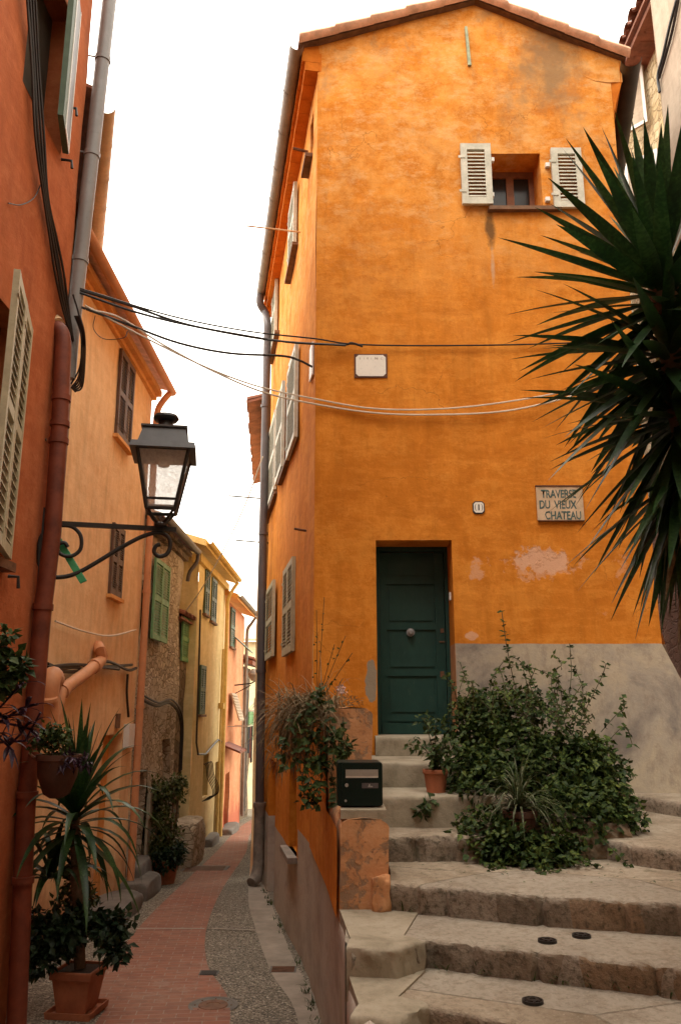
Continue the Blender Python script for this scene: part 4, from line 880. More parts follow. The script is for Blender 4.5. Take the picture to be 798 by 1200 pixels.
# ------------------------------------------------------------------ parapet with pillar, letterbox
par = thing('parapet_wall', 'battered orange and grey retaining wall with flaking stepped pillar beside the stairs', 'wall', (0.05, 6.5, -2.3))
def lx(Y): # face line
    pts = [(1.0, .14), (4.4, .055), (5.65, -.002), (6.6, -.085), (8.5, -.285)]
    for i in range(len(pts) - 1):
        if Y <= pts[i + 1][0]:
            (y0, x0), (y1, x1) = pts[i], pts[i + 1]; return x0 + (x1 - x0) * (Y - y0) / (y1 - y0)
    return -.285
def prism_wall(y0, y1, ztop, width, zbot, mat, nm, z_under=None, round_=0.05, amp=.012, parent=None, clean=False):
    mb = MB(); ny = max(2, int((y1 - y0) / .12)); 
    zs = [zbot + (ztop - round_ - zbot) * i / 14 for i in range(15)]
    prof = lambda Y: [(lx(Y), z) for z in zs] + [(lx(Y) + .015, ztop - .02), (lx(Y) + .05, ztop), (lx(Y) + width * .5, ztop + .012), (lx(Y) + width - .05, ztop), (lx(Y) + width - .01, ztop - .03)] + [(lx(Y) + width, z) for z in reversed(zs)]
    np_ = len(prof(y0)); k = 0
    for i in range(ny + 1):
        Y = y0 + (y1 - y0) * i / ny
        for (x, z) in prof(Y):
            p = Vector((x, Y, z)); nn = noise.noise(p * 1.8) * amp + noise.noise(p * 6) * amp * .5
            p += Vector((nn, nn * (.7 if i == 0 else 0), nn * .5 if z > zbot + .3 else 0)); mb.v.append(p)
    for i in range(ny):
        for j in range(np_ - 1): mb.f.append((i * np_ + j, i * np_ + j + 1, (i + 1) * np_ + j + 1, (i + 1) * np_ + j)); mb.mi.append(0)
    # front cap as horizontal strips
    for i0 in (0, ny):
        for j in range(np_ // 2): 
            a0, b0 = i0 * np_ + j, i0 * np_ + np_ - 1 - j
            if j + 1 < np_ - 2 - j: mb.f.append((a0, b0, b0 - 1, a0 + 1)); mb.mi.append(0)
    return smooth_angle(mb.build(nm, mat, parent or par), 40)
# lower masonry carrying everything (grey plinth colour comes with the facade render)
prism_wall(5.66, 8.49, -1.06, .30, -3.0, MT['facade'], 'retaining_wall')
prism_wall(5.64, 6.72, -.70, .315, -1.30, MT['pillar'], 'lower_pillar')
prism_wall(6.70, 8.48, .00, .345, -1.10, MT['pillar'], 'upper_pillar', amp=.015)
prism_wall(4.86, 5.66, -1.262, .15, -3.0, MT['facade'], 'retaining_wall')
prism_wall(3.6, 4.88, -1.405, .15, -3.0, MT['facade'], 'retaining_wall')
prism_wall(1.6, 3.62, -1.7, .2, -3.0, MT['facade'], 'retaining_wall')
# outer skin of lower pillars on the street side uses the same orange render
def skin(y0, y1, z0, z1, off=.006):
    mb = MB(); n = max(2, int((y1 - y0) / .15)); m_ = 8
    for i in range(n + 1):
        Y = y0 + (y1 - y0) * i / n
        for j in range(m_ + 1):
            z = z0 + (z1 - z0) * j / m_; p = Vector((lx(Y), Y, z)); nn = noise.noise(p * 1.8) * .006; mb.v.append(p + Vector((-off - .012 + nn, 0, 0)))
    for i in range(n):
        for j in range(m_): mb.f.append((i * (m_ + 1) + j, i * (m_ + 1) + j + 1, (i + 1) * (m_ + 1) + j + 1, (i + 1) * (m_ + 1) + j)); mb.mi.append(0)
    smooth_angle(mb.build('render_coat', MT['facade'], par), 40)
skin(5.68, 6.72, -1.3, -.76); skin(6.72, 8.48, -1.3, -.08)
# stone cap under the letterbox, orange stub at its foot, stone lump
mb = MB(); mb.box(.0, .30, 5.66, 6.05, -.70, -.645); mb.build('cap_stone', MT['cement'], par)
def lump(name, c, s, mat, parent, amp=.2, seed=0, n=24, flat=None):
    mb = MB(); c = Vector(c)
    for i in range(n + 1):
        ph = math.pi * i / n
        for j in range(n * 2):
            th_ = math.pi * j / n; d = Vector((math.sin(ph) * math.cos(th_), math.sin(ph) * math.sin(th_), math.cos(ph)))
            q_ = Vector([max(-1, min(1, k * 1.5)) for k in d]) * .82 + d * .2
            q_ *= 1 + noise.noise(d * 1.7 + Vector((seed, 0, 0))) * amp + noise.noise(d * 5 + Vector((seed, 3, 0))) * amp * .25
            mb.v.append(c + Vector((q_.x * s[0], q_.y * s[1], q_.z * s[2])))
    k = n * 2
    for i in range(n):
        for j in range(k): mb.f.append((i * k + j, i * k + (j + 1) % k, (i + 1) * k + (j + 1) % k, (i + 1) * k + j)); mb.mi.append(0)
    return smooth_angle(mb.build(name, mat, parent, loc=None if parent else tuple(c)), 60)
lump('plaster_stub', (.255, 5.62, -1.14), (.06, .07, .10), MT['pillar'], par, .25, 3)
slab(stairs, 'step_end', [(.03, 4.80), (.30, 4.76), (.46, 4.90)], [(.50, 5.62), (-.005, 5.62)], -1.234, .22, MT['cement'], seed=41, seam=9, amp=.03)
slab(stairs, 'step_end', [(.045, 4.22), (.27, 4.16), (.42, 4.40)], [(.46, 4.9), (.035, 4.9)], -1.378, .22, MT['cement'], seed=43, seam=9, amp=.03)

bx_a, bz1 = Fr((0, 5.85), (1, 0)).hit(392, 893); bx_b, _ = Fr((0, 5.85), (1, 0)).hit(447.5, 893); bz0 = Fr((0, 5.85), (1, 0)).hit(400, 944.5)[1]
FB = Fr((0, 5.80), (1, 0.03))
t = thing('letterbox', 'dark green metal letterbox standing on the orange pillar', 'letterbox', FB.P((bx_a + bx_b) / 2, -.15, -.645))
bz0 = -.635; bx_a += .02
mb = MB(); r_ = .02
def rbox(mb, F, u0, u1, w0, w1, z0, z1, r_=.015):
    ol = []
    for (cx, cz, a0) in ((u1 - r_, z1 - r_, 0), (u0 + r_, z1 - r_, 90), (u0 + r_, z0 + r_, 180), (u1 - r_, z0 + r_, 270)):
        for k in range(4): g_ = R(a0 + 30 * k); ol.append((cx + math.cos(g_) * r_, cz + math.sin(g_) * r_))
    k = len(mb.v); n = len(ol)
    for w_ in (w0, w1): mb.v += [F.P(x, w_, z) for x, z in ol]
    for i in range(n): mb.f.append((k + i, k + (i + 1) % n, k + n + (i + 1) % n, k + n + i)); mb.mi.append(0)
    mb.f.append(tuple(range(k, k + n))); mb.f.append(tuple(range(k + n, k + 2 * n))); mb.mi += [0, 0]
rbox(mb, FB, bx_a, bx_b, -.32, 0, bz0, bz1); mb.build('body', MT['boxgreen'], t)
mb = MB(); rbox(mb, FB, bx_a + .03, bx_b - .003, .001, .014, bz0 + .003, bz1 - .003); dr_ = mb.build('door', MT['boxgreen'], t)
w_b = bx_b - bx_a
mb = MB(); mb.fbox(FB, bx_a + .055, bx_b - .03, .0145, .024, bz1 - .085, bz1 - .045); mb.build('slot_flap', MT['steel'], t)
mb = MB(); mb.fbox(FB, bx_a + .055, bx_b - .03, .0145, .019, bz1 - .098, bz1 - .086); mb.build('slot_lip', MT['white'], t)
mb = MB(); c0 = FB.P(bx_a + .062, .014, bz1 - .145); mb.tube([c0, c0 + FB.n * .01], .012, 12); c0 = FB.P(bx_a + .055, .014, bz0 + .035); mb.tube([c0, c0 + FB.n * .004], .008, 8); mb.build('lock', MT['steel'], dr_)
mb = MB(); mb.fbox(FB, bx_b - .14, bx_b - .03, .0145, .018, bz1 - .165, bz1 - .132); mb.build('name_plate', MT['slatepipe'], dr_)
mb = MB(); P = FB.P; mb.q([P(bx_b - .10, .0185, bz1 - .158), P(bx_b - .09, .0185, bz1 - .158), P(bx_b - .083, .0185, bz1 - .143), P(bx_b - .09, .0185, bz1 - .136)]); mb.q([P(bx_b - .088, .0186, bz1 - .158), P(bx_b - .065, .0186, bz1 - .158), P(bx_b - .07, .0186, bz1 - .15), P(bx_b - .086, .0186, bz1 - .15)]); mb.build('emblem', MT['steel'], dr_)

# ------------------------------------------------------------------ left row of houses
def rectpx(F, tl, tr, bl, w_=0):
    """rect on wall from pixel corners: top-left, top-right, bottom-left"""
    u0, z1 = F.hit(*tl, w_); u1, _ = F.hit(*tr, w_); _, z0 = F.hit(*bl, w_); return min(u0, u1), max(u0, u1), z0, z1
# red house at the left edge
red = thing('red_house', 'terracotta red house wall filling the left edge', 'house', (-2.9, 5, -2.3))
RF = Fr((-2.6, -5), (0, 1)); RL = 7.12 + 5
mb = MB(); wall(mb, RF, RL, -3, 10.5, [(rectpx(RF, (2, 300), (17, 380), (2, 640))[0] - .9, 11.22, 1.1, 3.05, .2), (10.7, 11.64, 5.0, 6.5, .2)], amp=.02, cell=.3)
FE = Fr((-2.6, 7.12), (-1, 0)); wall(mb, FE, 4, -3, 10.5, amp=.0, cell=1)
smooth_angle(mb.build('wall', MT['red'], red), 30)
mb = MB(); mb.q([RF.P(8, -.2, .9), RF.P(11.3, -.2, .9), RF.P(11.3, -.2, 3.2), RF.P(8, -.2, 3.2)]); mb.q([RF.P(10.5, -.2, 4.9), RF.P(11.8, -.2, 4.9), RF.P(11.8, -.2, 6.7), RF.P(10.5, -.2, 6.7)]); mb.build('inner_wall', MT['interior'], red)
mb = MB(); mb.box(-7, -2.35, -5.2, 7.15, 10.5, 10.62); mb.build('roof', MT['tiledark'], red)
# open louvred shutter, hinged at its far edge and swung off the wall
h0 = Vector((-2.585, 6.24, 0)); dd = Vector((.26, -.966, 0))
FS = Fr((h0.x + dd.x * 1.0, h0.y + dd.y * 1.0), (-dd.x, -dd.y))
shutter(red, FS, 0, 1.0, 1.12, 3.05, 0, MT['shutbeige'], 24, .045, st=.07, two=True, hf=.27)
mb = MB(); mb.fbox(RF, 9.6, 11.25, -.02, .10, 1.02, 1.09); mb.build('sill', MT['rustbrown'], red)
mb = MB(); c0 = RF.P(11.3, .02, 1.0); mb.tube([c0, c0 + Vector((.07, .03, 0)), c0 + Vector((.08, .03, -.09))], .014, 6); mb.build('shutter_stay', MT['black'], red)
# upper green window leaf, open, with a white edge
h0 = Vector((-2.585, 6.64, 0)); dd = Vector((.236, -.972, 0)); FS = Fr((h0.x + dd.x * .53, h0.y + dd.y * .53), (-dd.x, -dd.y))
mb = MB(); mb.fbox(FS, 0, .53, 0, .05, 5.03, 6.6); lf = mb.build('shutter', MT['shutdkgreen'], red)
mb = MB(); mb.fbox(FS, .17, .20, .051, .058, 5.03, 6.6); mb.fbox(FS, .50, .531, .051, .058, 5.03, 6.6); mb.fbox(FS, .20, .50, .051, .058, 5.03, 5.07); mb.build('edging', MT['white'], lf)
mb = MB(); mb.fbox(FS, .20, .50, .051, .054, 5.07, 6.6); mb.build('pane', MT['slatepipe'], lf)
for z in (4.98, 5.55): mb = MB(); mb.tube([RF.P(11.66, .0, z), RF.P(11.68, .09, z), RF.P(11.68, .1, z - .08)], .014, 6); mb.build('shutter_stay', MT['black'], red)
# pipes at the corner of the red house
def vp(px, py, Y): p = at(px, py, Y); return p
mb = MB(); p0 = at(132, -30, 7.16); p1 = at(84, 395, 7.2); mb.tube([p0, p1, p1 + Vector((-.02, .05, -.4))], .072, 14)
for t_ in (.25, .52, .8): q_ = p0.lerp(p1, t_); mb.tube([q_, q_ + (p1 - p0).normalized() * .05], .082, 14)
for t_ in (.25, .52): q_ = p0.lerp(p1, t_); mb.tube([q_, q_ + Vector((-.16, -.03, 0))], .01, 6)
smooth_angle(mb.build('downpipe', MT['greypipe'], red), 40)
mb = MB(); q_ = at(75, 405, 6.93)
pth = chain([at(66, 384, 6.93) + Vector((-.15, .05, .04)), at(68, 385, 6.93), at(74, 400, 6.93), at(73, 440, 6.93)], 6)
low = [at(71, 490, 6.93), at(62, 625, 6.93), at(50, 720, 6.93), at(41.5, 820, 6.93), at(31, 946, 6.95), at(26, 1060, 6.95), at(20, 1195, 6.95), at(19, 1215, 6.95)]
mb.tube(pth + low, .074, 14); 
for y_ in (470, 500, 520, 715, 935, 1035): 
    i_ = {470: 72, 500: 70.5, 520: 69, 715: 50.5, 935: 32, 1035: 27}[y_]; q_ = at(i_, y_, 6.93); mb.tube([q_, q_ + Vector((0, 0, .05))], .086, 14)
smooth_angle(mb.build('downpipe', MT['rustpipe'], red), 40)
mb = MB(); q_ = at(67, 383, 6.93); mb.tube([q_ + Vector((-.10, .03, .10)), q_ + Vector((-.05, .015, .06)), q_ + Vector((.0, 0, .012))], .082, 14); smooth_angle(mb.build('pipe_collar', MT['beigepipe'], red), 40)
mb = MB()
for y_ in (490, 515): q_ = at(55, y_, 6.9); mb.tube([q_, q_ + Vector((-.16, 0, 0))], .012, 6)
q_ = at(50, 465, 6.9); mb.tube([q_ + Vector((-.02, 0, .1)), q_ + Vector((-.02, 0, -.3))], .014, 6); mb.build('pipe_bracket', MT['rustbrown'], red)

# taller beige house whose gutter shows behind the grey downpipe
tall = thing('tall_brown_house', 'taller brown house behind the grey pipe with thick beige gutter', 'house', (-3.4, 9.5, -2.3))
ga = at(125, 118, 7.3); gb = at(108, 345, 11.2); gb.z = ga.z = (ga.z + gb.z) / 2; dg_ = (gb - ga).normalized()
TF = Fr((ga.x - .16, ga.y + .05), (dg_.x, dg_.y))
mb = MB(); wall(mb, TF, 4.0, 2, ga.z + .12, amp=.01); mb.fbox(TF, 0, 4.0, -3, -.5, 2, ga.z + .1); mb.build('wall', MT['brownwall'], tall)
mb = MB(); mb.hexa([TF.P(-.1, .12, ga.z + .13), TF.P(4.1, .12, ga.z + .13), TF.P(4.1, -3, ga.z + .8), TF.P(-.1, -3, ga.z + .8), TF.P(-.1, .12, ga.z + .17), TF.P(4.1, .12, ga.z + .17), TF.P(4.1, -3, ga.z + .85), TF.P(-.1, -3, ga.z + .85)]); mb.build('roof', MT['tiledark'], tall)
mb = MB(); gp = [ga.lerp(gb, i / 20) for i in range(21)]; mb.gutter(gp, .10, 10); ribs(mb, gp, .10, 3)
smooth_angle(mb.build('gutter', MT['beigepipe'], tall), 40)
mb = MB(); p0 = at(110, 318, 9.6); mb.tube(chain([at(118, 300, 9.9), at(115, 312, 9.7), at(108, 316, 9.6), at(101, 320, 9.6), at(98, 335, 9.6), at(97, 350, 9.6)], 5), .06, 10); smooth_angle(mb.build('downpipe', MT['pinkpipe'], tall), 40)

# apricot house
apr = thing('apricot_house', 'apricot plastered house with brown louvred shutters and curved eave', 'house', (-3.6, 11, -2.5))
AF = Fr((-3.2, 7.3), (0, 1)); AL = 13.1 - 7.3
drec = rectpx(AF, (121, 862), (144, 862), (121, 1030)); dz_ = G(12)
mb = MB(); wall(mb, AF, AL, -3.3, 5.22, [(drec[0], drec[1], -3.0, drec[3], .25)], amp=.015, cell=.3)
wall(mb, Fr((-3.2, 13.1), (-1, 0)), 4, -3.3, 5.2, amp=0); wall(mb, Fr((-3.2, 13.16), (-1, 0)), .5, -3.3, 2.9, amp=0); smooth_angle(mb.build('wall', MT['apricot'], apr), 30)
mb = MB(); mb.fbox(AF, drec[0], drec[1], -.24, -.19, -3.0, drec[3]); dd_ = mb.build('door', MT['apricotdeep'], apr)
mb = MB(); mb.fbox(AF, drec[0] + .1, drec[0] + .14, -.19, -.15, -1.7, -1.55); mb.build('handle', MT['black'], dd_)
mb = MB(); mb.fbox(AF, 0, AL + .1, -.1, .06, 5.13, 5.20); mb.fbox(AF, 0, AL + .12, -.1, .14, 5.202, 5.30)
mb.build('cornice', MT['apricotdeep'], apr)
mb = MB(); mb.hexa([AF.P(-.1, .25, 5.32), AF.P(AL + .15, .25, 5.32), AF.P(AL + .15, -3, 6.2), AF.P(-.1, -3, 6.2), AF.P(-.1, .25, 5.36), AF.P(AL + .15, .25, 5.36), AF.P(AL + .15, -3, 6.24), AF.P(-.1, -3, 6.24)])
rf_ = mb.build('roof', MT['tile'], apr)
mb = MB(); tiles_edge(mb, AF.P(0, .24, 5.38), AF.P(AL + .1, .24, 5.38), (1, 0, 0), slope=-.3); mb.build('eave_tile', MT['tile'], rf_)
mb = MB(); gp = [AF.P(AL * i / 16, .30, 5.32) for i in range(17)] + [AF.P(AL + .2, .30, 5.32)]; mb.gutter(gp, .07, 8); smooth_angle(mb.build('gutter', MT['pinkpipe'], apr), 40)
mb = MB(); mb.tube(chain([AF.P(AL + .05, .28, 5.24), AF.P(AL - .03, .2, 5.08), AF.P(AL - .05, .12, 4.9), AF.P(AL - .05, .10, 4.6)], 4) + [AF.P(AL - .05, .10, 0), AF.P(AL - .05, .10, -2.7)], .055, 10)
for z in (3.5, 1.8, 0, -1.5): mb.tube([AF.P(AL - .05, .10, z), AF.P(AL - .05, .10, z + .05)], .066, 10)
smooth_angle(mb.build('downpipe', MT['pinkpipe'], apr), 40)
for (tl, tr, bl) in (((140, 408), (156, 432), (132.5, 507)), ((131, 612), (144, 620), (125, 695))):
    r4 = rectpx(AF, tl, tr, bl); shutter(apr, AF, r4[0], r4[1], r4[2], r4[3], .012, MT['shutbrown'], 26, .04, two=True); sill(apr, AF, r4[0], r4[1], r4[2] - .01, MT['apricotdeep'], .08)
mb = MB()   # fat waste pipes
def ap(px, py, w_=.12): u, z = AF.hit(px, py, w_); return AF.P(u, w_, z)
mb.tube([ap(66, 850), ap(68, 822), ap(71, 812), ap(77, 806), ap(98, 791), ap(112, 780), ap(118, 775), ap(120, 769), ap(118, 763), ap(115, 757, .02)], .075, 12); mb.tube([ap(110, 781.5), ap(113, 779.3)], .092, 12); mb.tube([ap(72, 811), ap(76, 806.5)], .09, 12)
mb.tube(chain([ap(58, 850, .2), ap(58, 815, .2), ap(60, 797, .2), ap(63, 792, .16), ap(66, 798, .02)], 5), .10, 12)
mb.tube([ap(54, 822, .2), ap(54, 818, .2)], .12, 12)
smooth_angle(mb.build('waste_pipe', MT['pinkpipe'], apr), 40)
mb = MB(); a_, z_ = AF.hit(148, 850); mb.fbox(AF, a_ - .12, a_ + .2, 0, .09, z_ - .32, z_ + .02); mb.build('meter_box', MT['white'], apr)
mb = MB(); a_, z_ = AF.hit(137, 838); mb.fbox(AF, a_ - .06, a_ + .12, 0, .03, z_ - .18, z_ + .02); mb.build('number_plate', MT['sillstone'], apr)

# old stone house
sto = thing('stone_house', 'weathered grey stone house with one green shutter and arched doorway', 'house', (-3.6, 14.8, -2.8))
SF = Fr((-3.2, 13.1), (0, 1)); SL = 3.35; mbx = MB(); mbx.box(-6.5, -3.42, 12.9, 16.5, -3.4, 3.0); mbx.build('inner_wall', MT['interior'], sto)
ar = rectpx(SF, (164, 870), (178, 870), (164, 1000)); ar2 = rectpx(SF, (202, 850), (213, 850), (202, 945))
mb = MB(); wall(mb, SF, SL, -3.4, 3.0, [(.25, 1.05, -2.6, -.95, .3), (2.45, 3.0, -2.0, -.55, .2)], amp=.06, cell=.16)
smooth_angle(mb.build('wall', MT['greystone'], sto), 45)
mb = MB()   # arch over the doorway: fill the corners
for sgn, cx in ((-1, .25), (1, 1.05)):
    for k in range(6):
        a0, a1 = math.pi / 2 * k / 6, math.pi / 2 * (k + 1) / 6; rr = .4
        x0, x1 = .65 + sgn * rr * math.sin(a0) * 1.0, .65 + sgn * rr * math.sin(a1)
        z0_, z1_ = -1.35 + rr * math.cos(a0), -1.35 + rr * math.cos(a1)
        mb.hexa([SF.P(min(x0, x1), .0, z1_ if sgn > 0 else z1_), SF.P(max(x0, x1), .0, z1_), SF.P(max(x0, x1), -.25, z1_), SF.P(min(x0, x1), -.25, z1_), SF.P(min(x0, x1), .0, -.9), SF.P(max(x0, x1), .0, -.9), SF.P(max(x0, x1), -.25, -.9), SF.P(min(x0, x1), -.25, -.9)])
mb.build('arch', MT['greystone'], sto)
mb = MB(); mb.fbox(SF, .1, 1.2, -.21, -.17, -2.7, -.8); mb.build('door', MT['kerbstone'], sto)
mb = MB(); mb.fbox(SF, 2.4, 3.05, -.2, -.16, -2.1, -.5); mb.build('blocked_niche', MT['taupe'], sto)
mb = MB(); mb.fbox(SF, 1.06, 1.36, .03, .07, -2.6, -1.75); mb.fbox(SF, 1.06, 1.34, .03, .09, -1.74, -1.35); mb.build('door_jamb', MT['cement'], sto)
r4 = rectpx(SF, (176.5, 652), (194, 661), (172, 748)); shutter(sto, SF, r4[0], r4[1], r4[2], r4[3], .07, MT['shutgreen'], 26, .04, two=True)
mb = MB(); mb.fbox(SF, 0, SL + .05, -.1, .10, 2.92, 3.02); mb.fbox(SF, 0, SL + .08, -.1, .17, 3.022, 3.10); mb.build('cornice', MT['darkstone'], sto)
mb = MB(); mb.hexa([SF.P(0, .25, 3.11), SF.P(SL + .1, .25, 3.11), SF.P(SL + .1, -3, 4.1), SF.P(0, -3, 4.1), SF.P(0, .25, 3.15), SF.P(SL + .1, .25, 3.15), SF.P(SL + .1, -3, 4.15), SF.P(0, -3, 4.15)]); mb.build('roof', MT['tiledark'], sto)
mb = MB(); gp = [SF.P(SL * i / 10, .30, 3.12) for i in range(11)]; mb.gutter(gp, .075, 8); smooth_angle(mb.build('gutter', MT['slatepipe'], sto), 40)
mb = MB(); mb.tube(chain([SF.P(SL, .30, 3.05), SF.P(SL, .28, 2.9), SF.P(SL - .05, .16, 2.7), SF.P(SL - .05, .12, 2.5)], 4), .04, 8); smooth_angle(mb.build('downpipe', MT['slatepipe'], sto), 40)
mb = MB()
cb = chain([SF.P(0, .1, .15), SF.P(1, .12, .05), SF.P(2.2, .12, .1), SF.P(SL - .1, .12, -.25), SF.P(SL, .12, -1.2)], 6)
mb.tube(cb, .03, 6); mb.tube([p + Vector((.03, 0, .05)) for p in cb], .018, 6); t = mb.build('cable_bundle', MT['cable'], loc=tuple(cb[0])); 
ORG[t] = cb[0]; tag(t, 'thick black cable bundle sagging across the grey stone wall', 'cable')

# low annex between stone and yellow houses
ann = thing('stone_annex', 'narrow stone annex with tiled canopy and small green shutter', 'house', (-3.6, 17.1, -2.9))
NF = Fr((-3.3, 16.45), (0, 1)); mb = MB(); wall(mb, NF, 1.4, -3.4, 1.75, amp=.03, cell=.2); smooth_angle(mb.build('wall', MT['darkstone'], ann), 45)
wb = MB(); wall(wb, Fr((-3.6, 16.45), (0, 1)), 1.5, 1.7, 3.5, amp=.03, cell=.2); smooth_angle(wb.build('upper_wall', MT['taupe'], ann), 45)
mb = MB(); tiles_edge(mb, NF.P(.0, .18, 1.84), NF.P(1.4, .18, 1.84), (1, 0, 0), slope=-.35, length=.5); mb.fbox(NF, 0, 1.4, -.3, .12, 1.76, 1.80); mb.build('roof', MT['tiledark'], ann)
r4 = rectpx(NF, (212.5, 722), (220.5, 727), (210, 774)); shutter(ann, NF, r4[0], r4[1], r4[2], r4[3], .02, MT['shutgreen'], 16, .04)

# yellow house
yel = thing('yellow_house', 'pale yellow house with deep eave and dark green shutters', 'house', (-3.5, 20, -3))
YF = Fr((-3.1, 17.75), (0, 1)); YL = 4.3
gd = rectpx(YF, (239, 885), (245, 885), (238, 935))
mb = MB(); wall(mb, YF, YL, -3.6, 3.3, [(gd[0], gd[1], gd[2], gd[3], .2), (YL - .75, YL - .2, -3.5, -1.3, .2)], amp=.015, cell=.35); wall(mb, Fr((-7, 17.75), (1, 0)), 3.9, -3.5, 3.3, amp=0)
smooth_angle(mb.build('wall', MT['yellow'], yel), 30)
mb = MB(); mb.fbox(YF, YL - .75, YL - .2, -.19, -.15, -3.5, -1.3); mb.build('door', MT['shutbrown'], yel)
for (tl, tr, bl) in (((240, 663), (245, 669), (238, 718)), ((247.5, 676), (253, 682), (246.3, 727)), ((234, 779), (240, 781), (233, 837))):
    r4 = rectpx(YF, tl, tr, bl); shutter(yel, YF, r4[0], r4[1], r4[2], r4[3], .012, MT['shutdkgreen'], 18, .04, two=True); sill(yel, YF, r4[0], r4[1], r4[2] - .01, MT['sillstone'], .08)
mb = MB(); mb.fbox(YF, gd[0], gd[1], -.2, -.16, gd[2], gd[3]); mb.build('window', MT['shutdkgreen'], yel)
mb = MB()
for k in range(6):
    u = gd[0] - .1 + (gd[1] - gd[0] + .2) * k / 5
    mb.tube(chain([YF.P(u, .02, gd[2] + .75), YF.P(u, .08, gd[2] + .7), YF.P(u, .12, gd[2] + .45), YF.P(u, .24, gd[2] + .2), YF.P(u, .22, gd[2] + .02), YF.P(u, .02, gd[2] - .05)], 4), .010, 5)
mb.build('window_grille', MT['black'], yel)
mb = MB(); P = YF.P; mb.hexa([P(-1.1, .32, 3.28), P(YL, .32, 3.28), P(YL, -3, 4.3), P(-1.1, -3, 4.3), P(-1.1, .32, 3.42), P(YL, .32, 3.42), P(YL, -3, 4.4), P(-1.1, -3, 4.4)]); mb.build('roof', MT['ochre_trim'], yel)
mb = MB(); mb.fbox(YF, -.3, YL, -.1, .10, 3.10, 3.27); mb.build('cornice', MT['ochre_trim'], yel)
mb = MB(); gp = [P(-1 + (YL + 1) * i / 10, .37, 3.40) for i in range(11)]; mb.gutter(gp, .07, 8); smooth_angle(mb.build('gutter', MT['ochre_trim'], yel), 40)
mb = MB(); mb.tube(chain([P(YL - .2, .35, 3.3), P(YL - .25, .2, 3.05), P(YL - .25, .1, 2.8), P(YL - .25, .1, 2.5)], 4) + [P(YL - .25, .1, -3.1)], .05, 8)
mb.tube([P(YL - .6, .07, 1.5), P(YL - .6, .07, -3)], .035, 6); mb.fbox(YF, YL - .7, YL - .5, 0, .14, 0, .14); mb.build('downpipe', MT['ochre_trim'], yel)
mb = MB(); mb.tube([P(.12, .05, 2.1), P(.2, .05, 1), P(.25, .05, 0), P(.28, .05, -.7), P(.5, .06, -.95), P(1.5, .06, -1.0), P(2.6, .06, -.85), P(3.4, .06, -.75), P(YL, .06, -.85)], .022, 6); t = mb.build('cable', MT['cable'], loc=tuple(P(0, 0, -1))); ORG[t] = P(0, 0, -1); tag(t, 'black cable strung along the yellow house front', 'cable')

# coral house
cor = thing('coral_house', 'coral pink house with small awning and laundry beyond the yellow house', 'house', (-3.5, 24, -3.2))
CF = Fr((-3.1, 22.05), (0, 1)); CL = 4.6
dA = rectpx(CF, (264, 907), (269.5, 907), (264, 962))
mb = MB(); wall(mb, CF, CL, -3.9, 2.9, [(dA[0], dA[1], -3.7, dA[3], .2)], amp=.015, cell=.4); wall(mb, Fr((-7, 22.05), (1, 0)), 3.9, -3, 2.9, amp=0); smooth_angle(mb.build('wall', MT['coral'], cor), 30)
mb = MB(); mb.fbox(CF, dA[0], dA[1], -.19, -.15, -3.7, dA[3]); mb.build('door', MT['rustpipe'], cor)
P = CF.P; mb = MB(); mb.hexa([P(-.2, .35, 2.86), P(CL, .35, 2.86), P(CL, -3, 3.9), P(-.2, -3, 3.9), P(-.2, .35, 3.0), P(CL, .35, 3.0), P(CL, -3, 4.0), P(-.2, -3, 4.0)]); mb.build('roof', MT['apricotdeep'], cor)
mb = MB(); gp = [P(-.2 + (CL + .2) * i / 10, .40, 2.98) for i in range(11)]; mb.gutter(gp, .07, 8); smooth_angle(mb.build('gutter', MT['zinc'], cor), 40)
mb = MB(); mb.tube(chain([P(CL - .1, .38, 2.9), P(CL - .1, .25, 2.7), P(CL - .1, .12, 2.5), P(CL - .1, .1, 2.2)], 4) + [P(CL - .1, .1, -3.2)], .05, 8); mb.build('downpipe', MT['zinc'], cor)
r4 = rectpx(CF, (270, 711), (274.5, 715), (268.5, 757)); shutter(cor, CF, r4[0], r4[1], r4[2], r4[3], .012, MT['shutdkgreen'], 16, .04); sill(cor, CF, r4[0], r4[1], r4[2] - .01, MT['sillstone'])
mb = MB(); u, z = CF.hit(275, 748); mb.hexa([P(u - .3, .03, z), P(u + .5, .03, z), P(u + .5, .5, z - .42), P(u - .3, .5, z - .42), P(u - .3, .03, z + .04), P(u + .5, .03, z + .04), P(u + .5, .5, z - .38), P(u - .3, .5, z - .38)]); mb.build('shutter', MT['shutdkgreen'], cor)
u, z = CF.hit(268, 812); mb = MB(); mb.hexa([P(u, .05, z), P(u + 1.1, .05, z), P(u + 1.1, .3, z - .75), P(u, .3, z - .75), P(u, .09, z), P(u + 1.1, .09, z), P(u + 1.1, .34, z - .75), P(u, .34, z - .75)])
for k in range(9): mb.hexa([P(u + .05, .10 + .025 * k, z - .05 - .08 * k), P(u + 1.05, .10 + .025 * k, z - .05 - .08 * k), P(u + 1.05, .13 + .025 * k, z - .08 - .08 * k), P(u + .05, .13 + .025 * k, z - .08 - .08 * k), P(u + .05, .115 + .025 * k, z - .045 - .08 * k), P(u + 1.05, .115 + .025 * k, z - .045 - .08 * k), P(u + 1.05, .145 + .025 * k, z - .075 - .08 * k), P(u + .05, .145 + .025 * k, z - .075 - .08 * k)])
mb.build('tilted_shutter', MT['taupe'], cor)
u, z = CF.hit(256, 882); mb = MB(); mb.hexa([P(.1, 0, z + .15), P(1.6, 0, z + .15), P(1.6, .5, z - .05), P(.1, .5, z - .05), P(.1, 0, z + .2), P(1.6, 0, z + .2), P(1.6, .5, z), P(.1, .5, z)]); mb.build('door_canopy', MT['rustpipe'], cor)
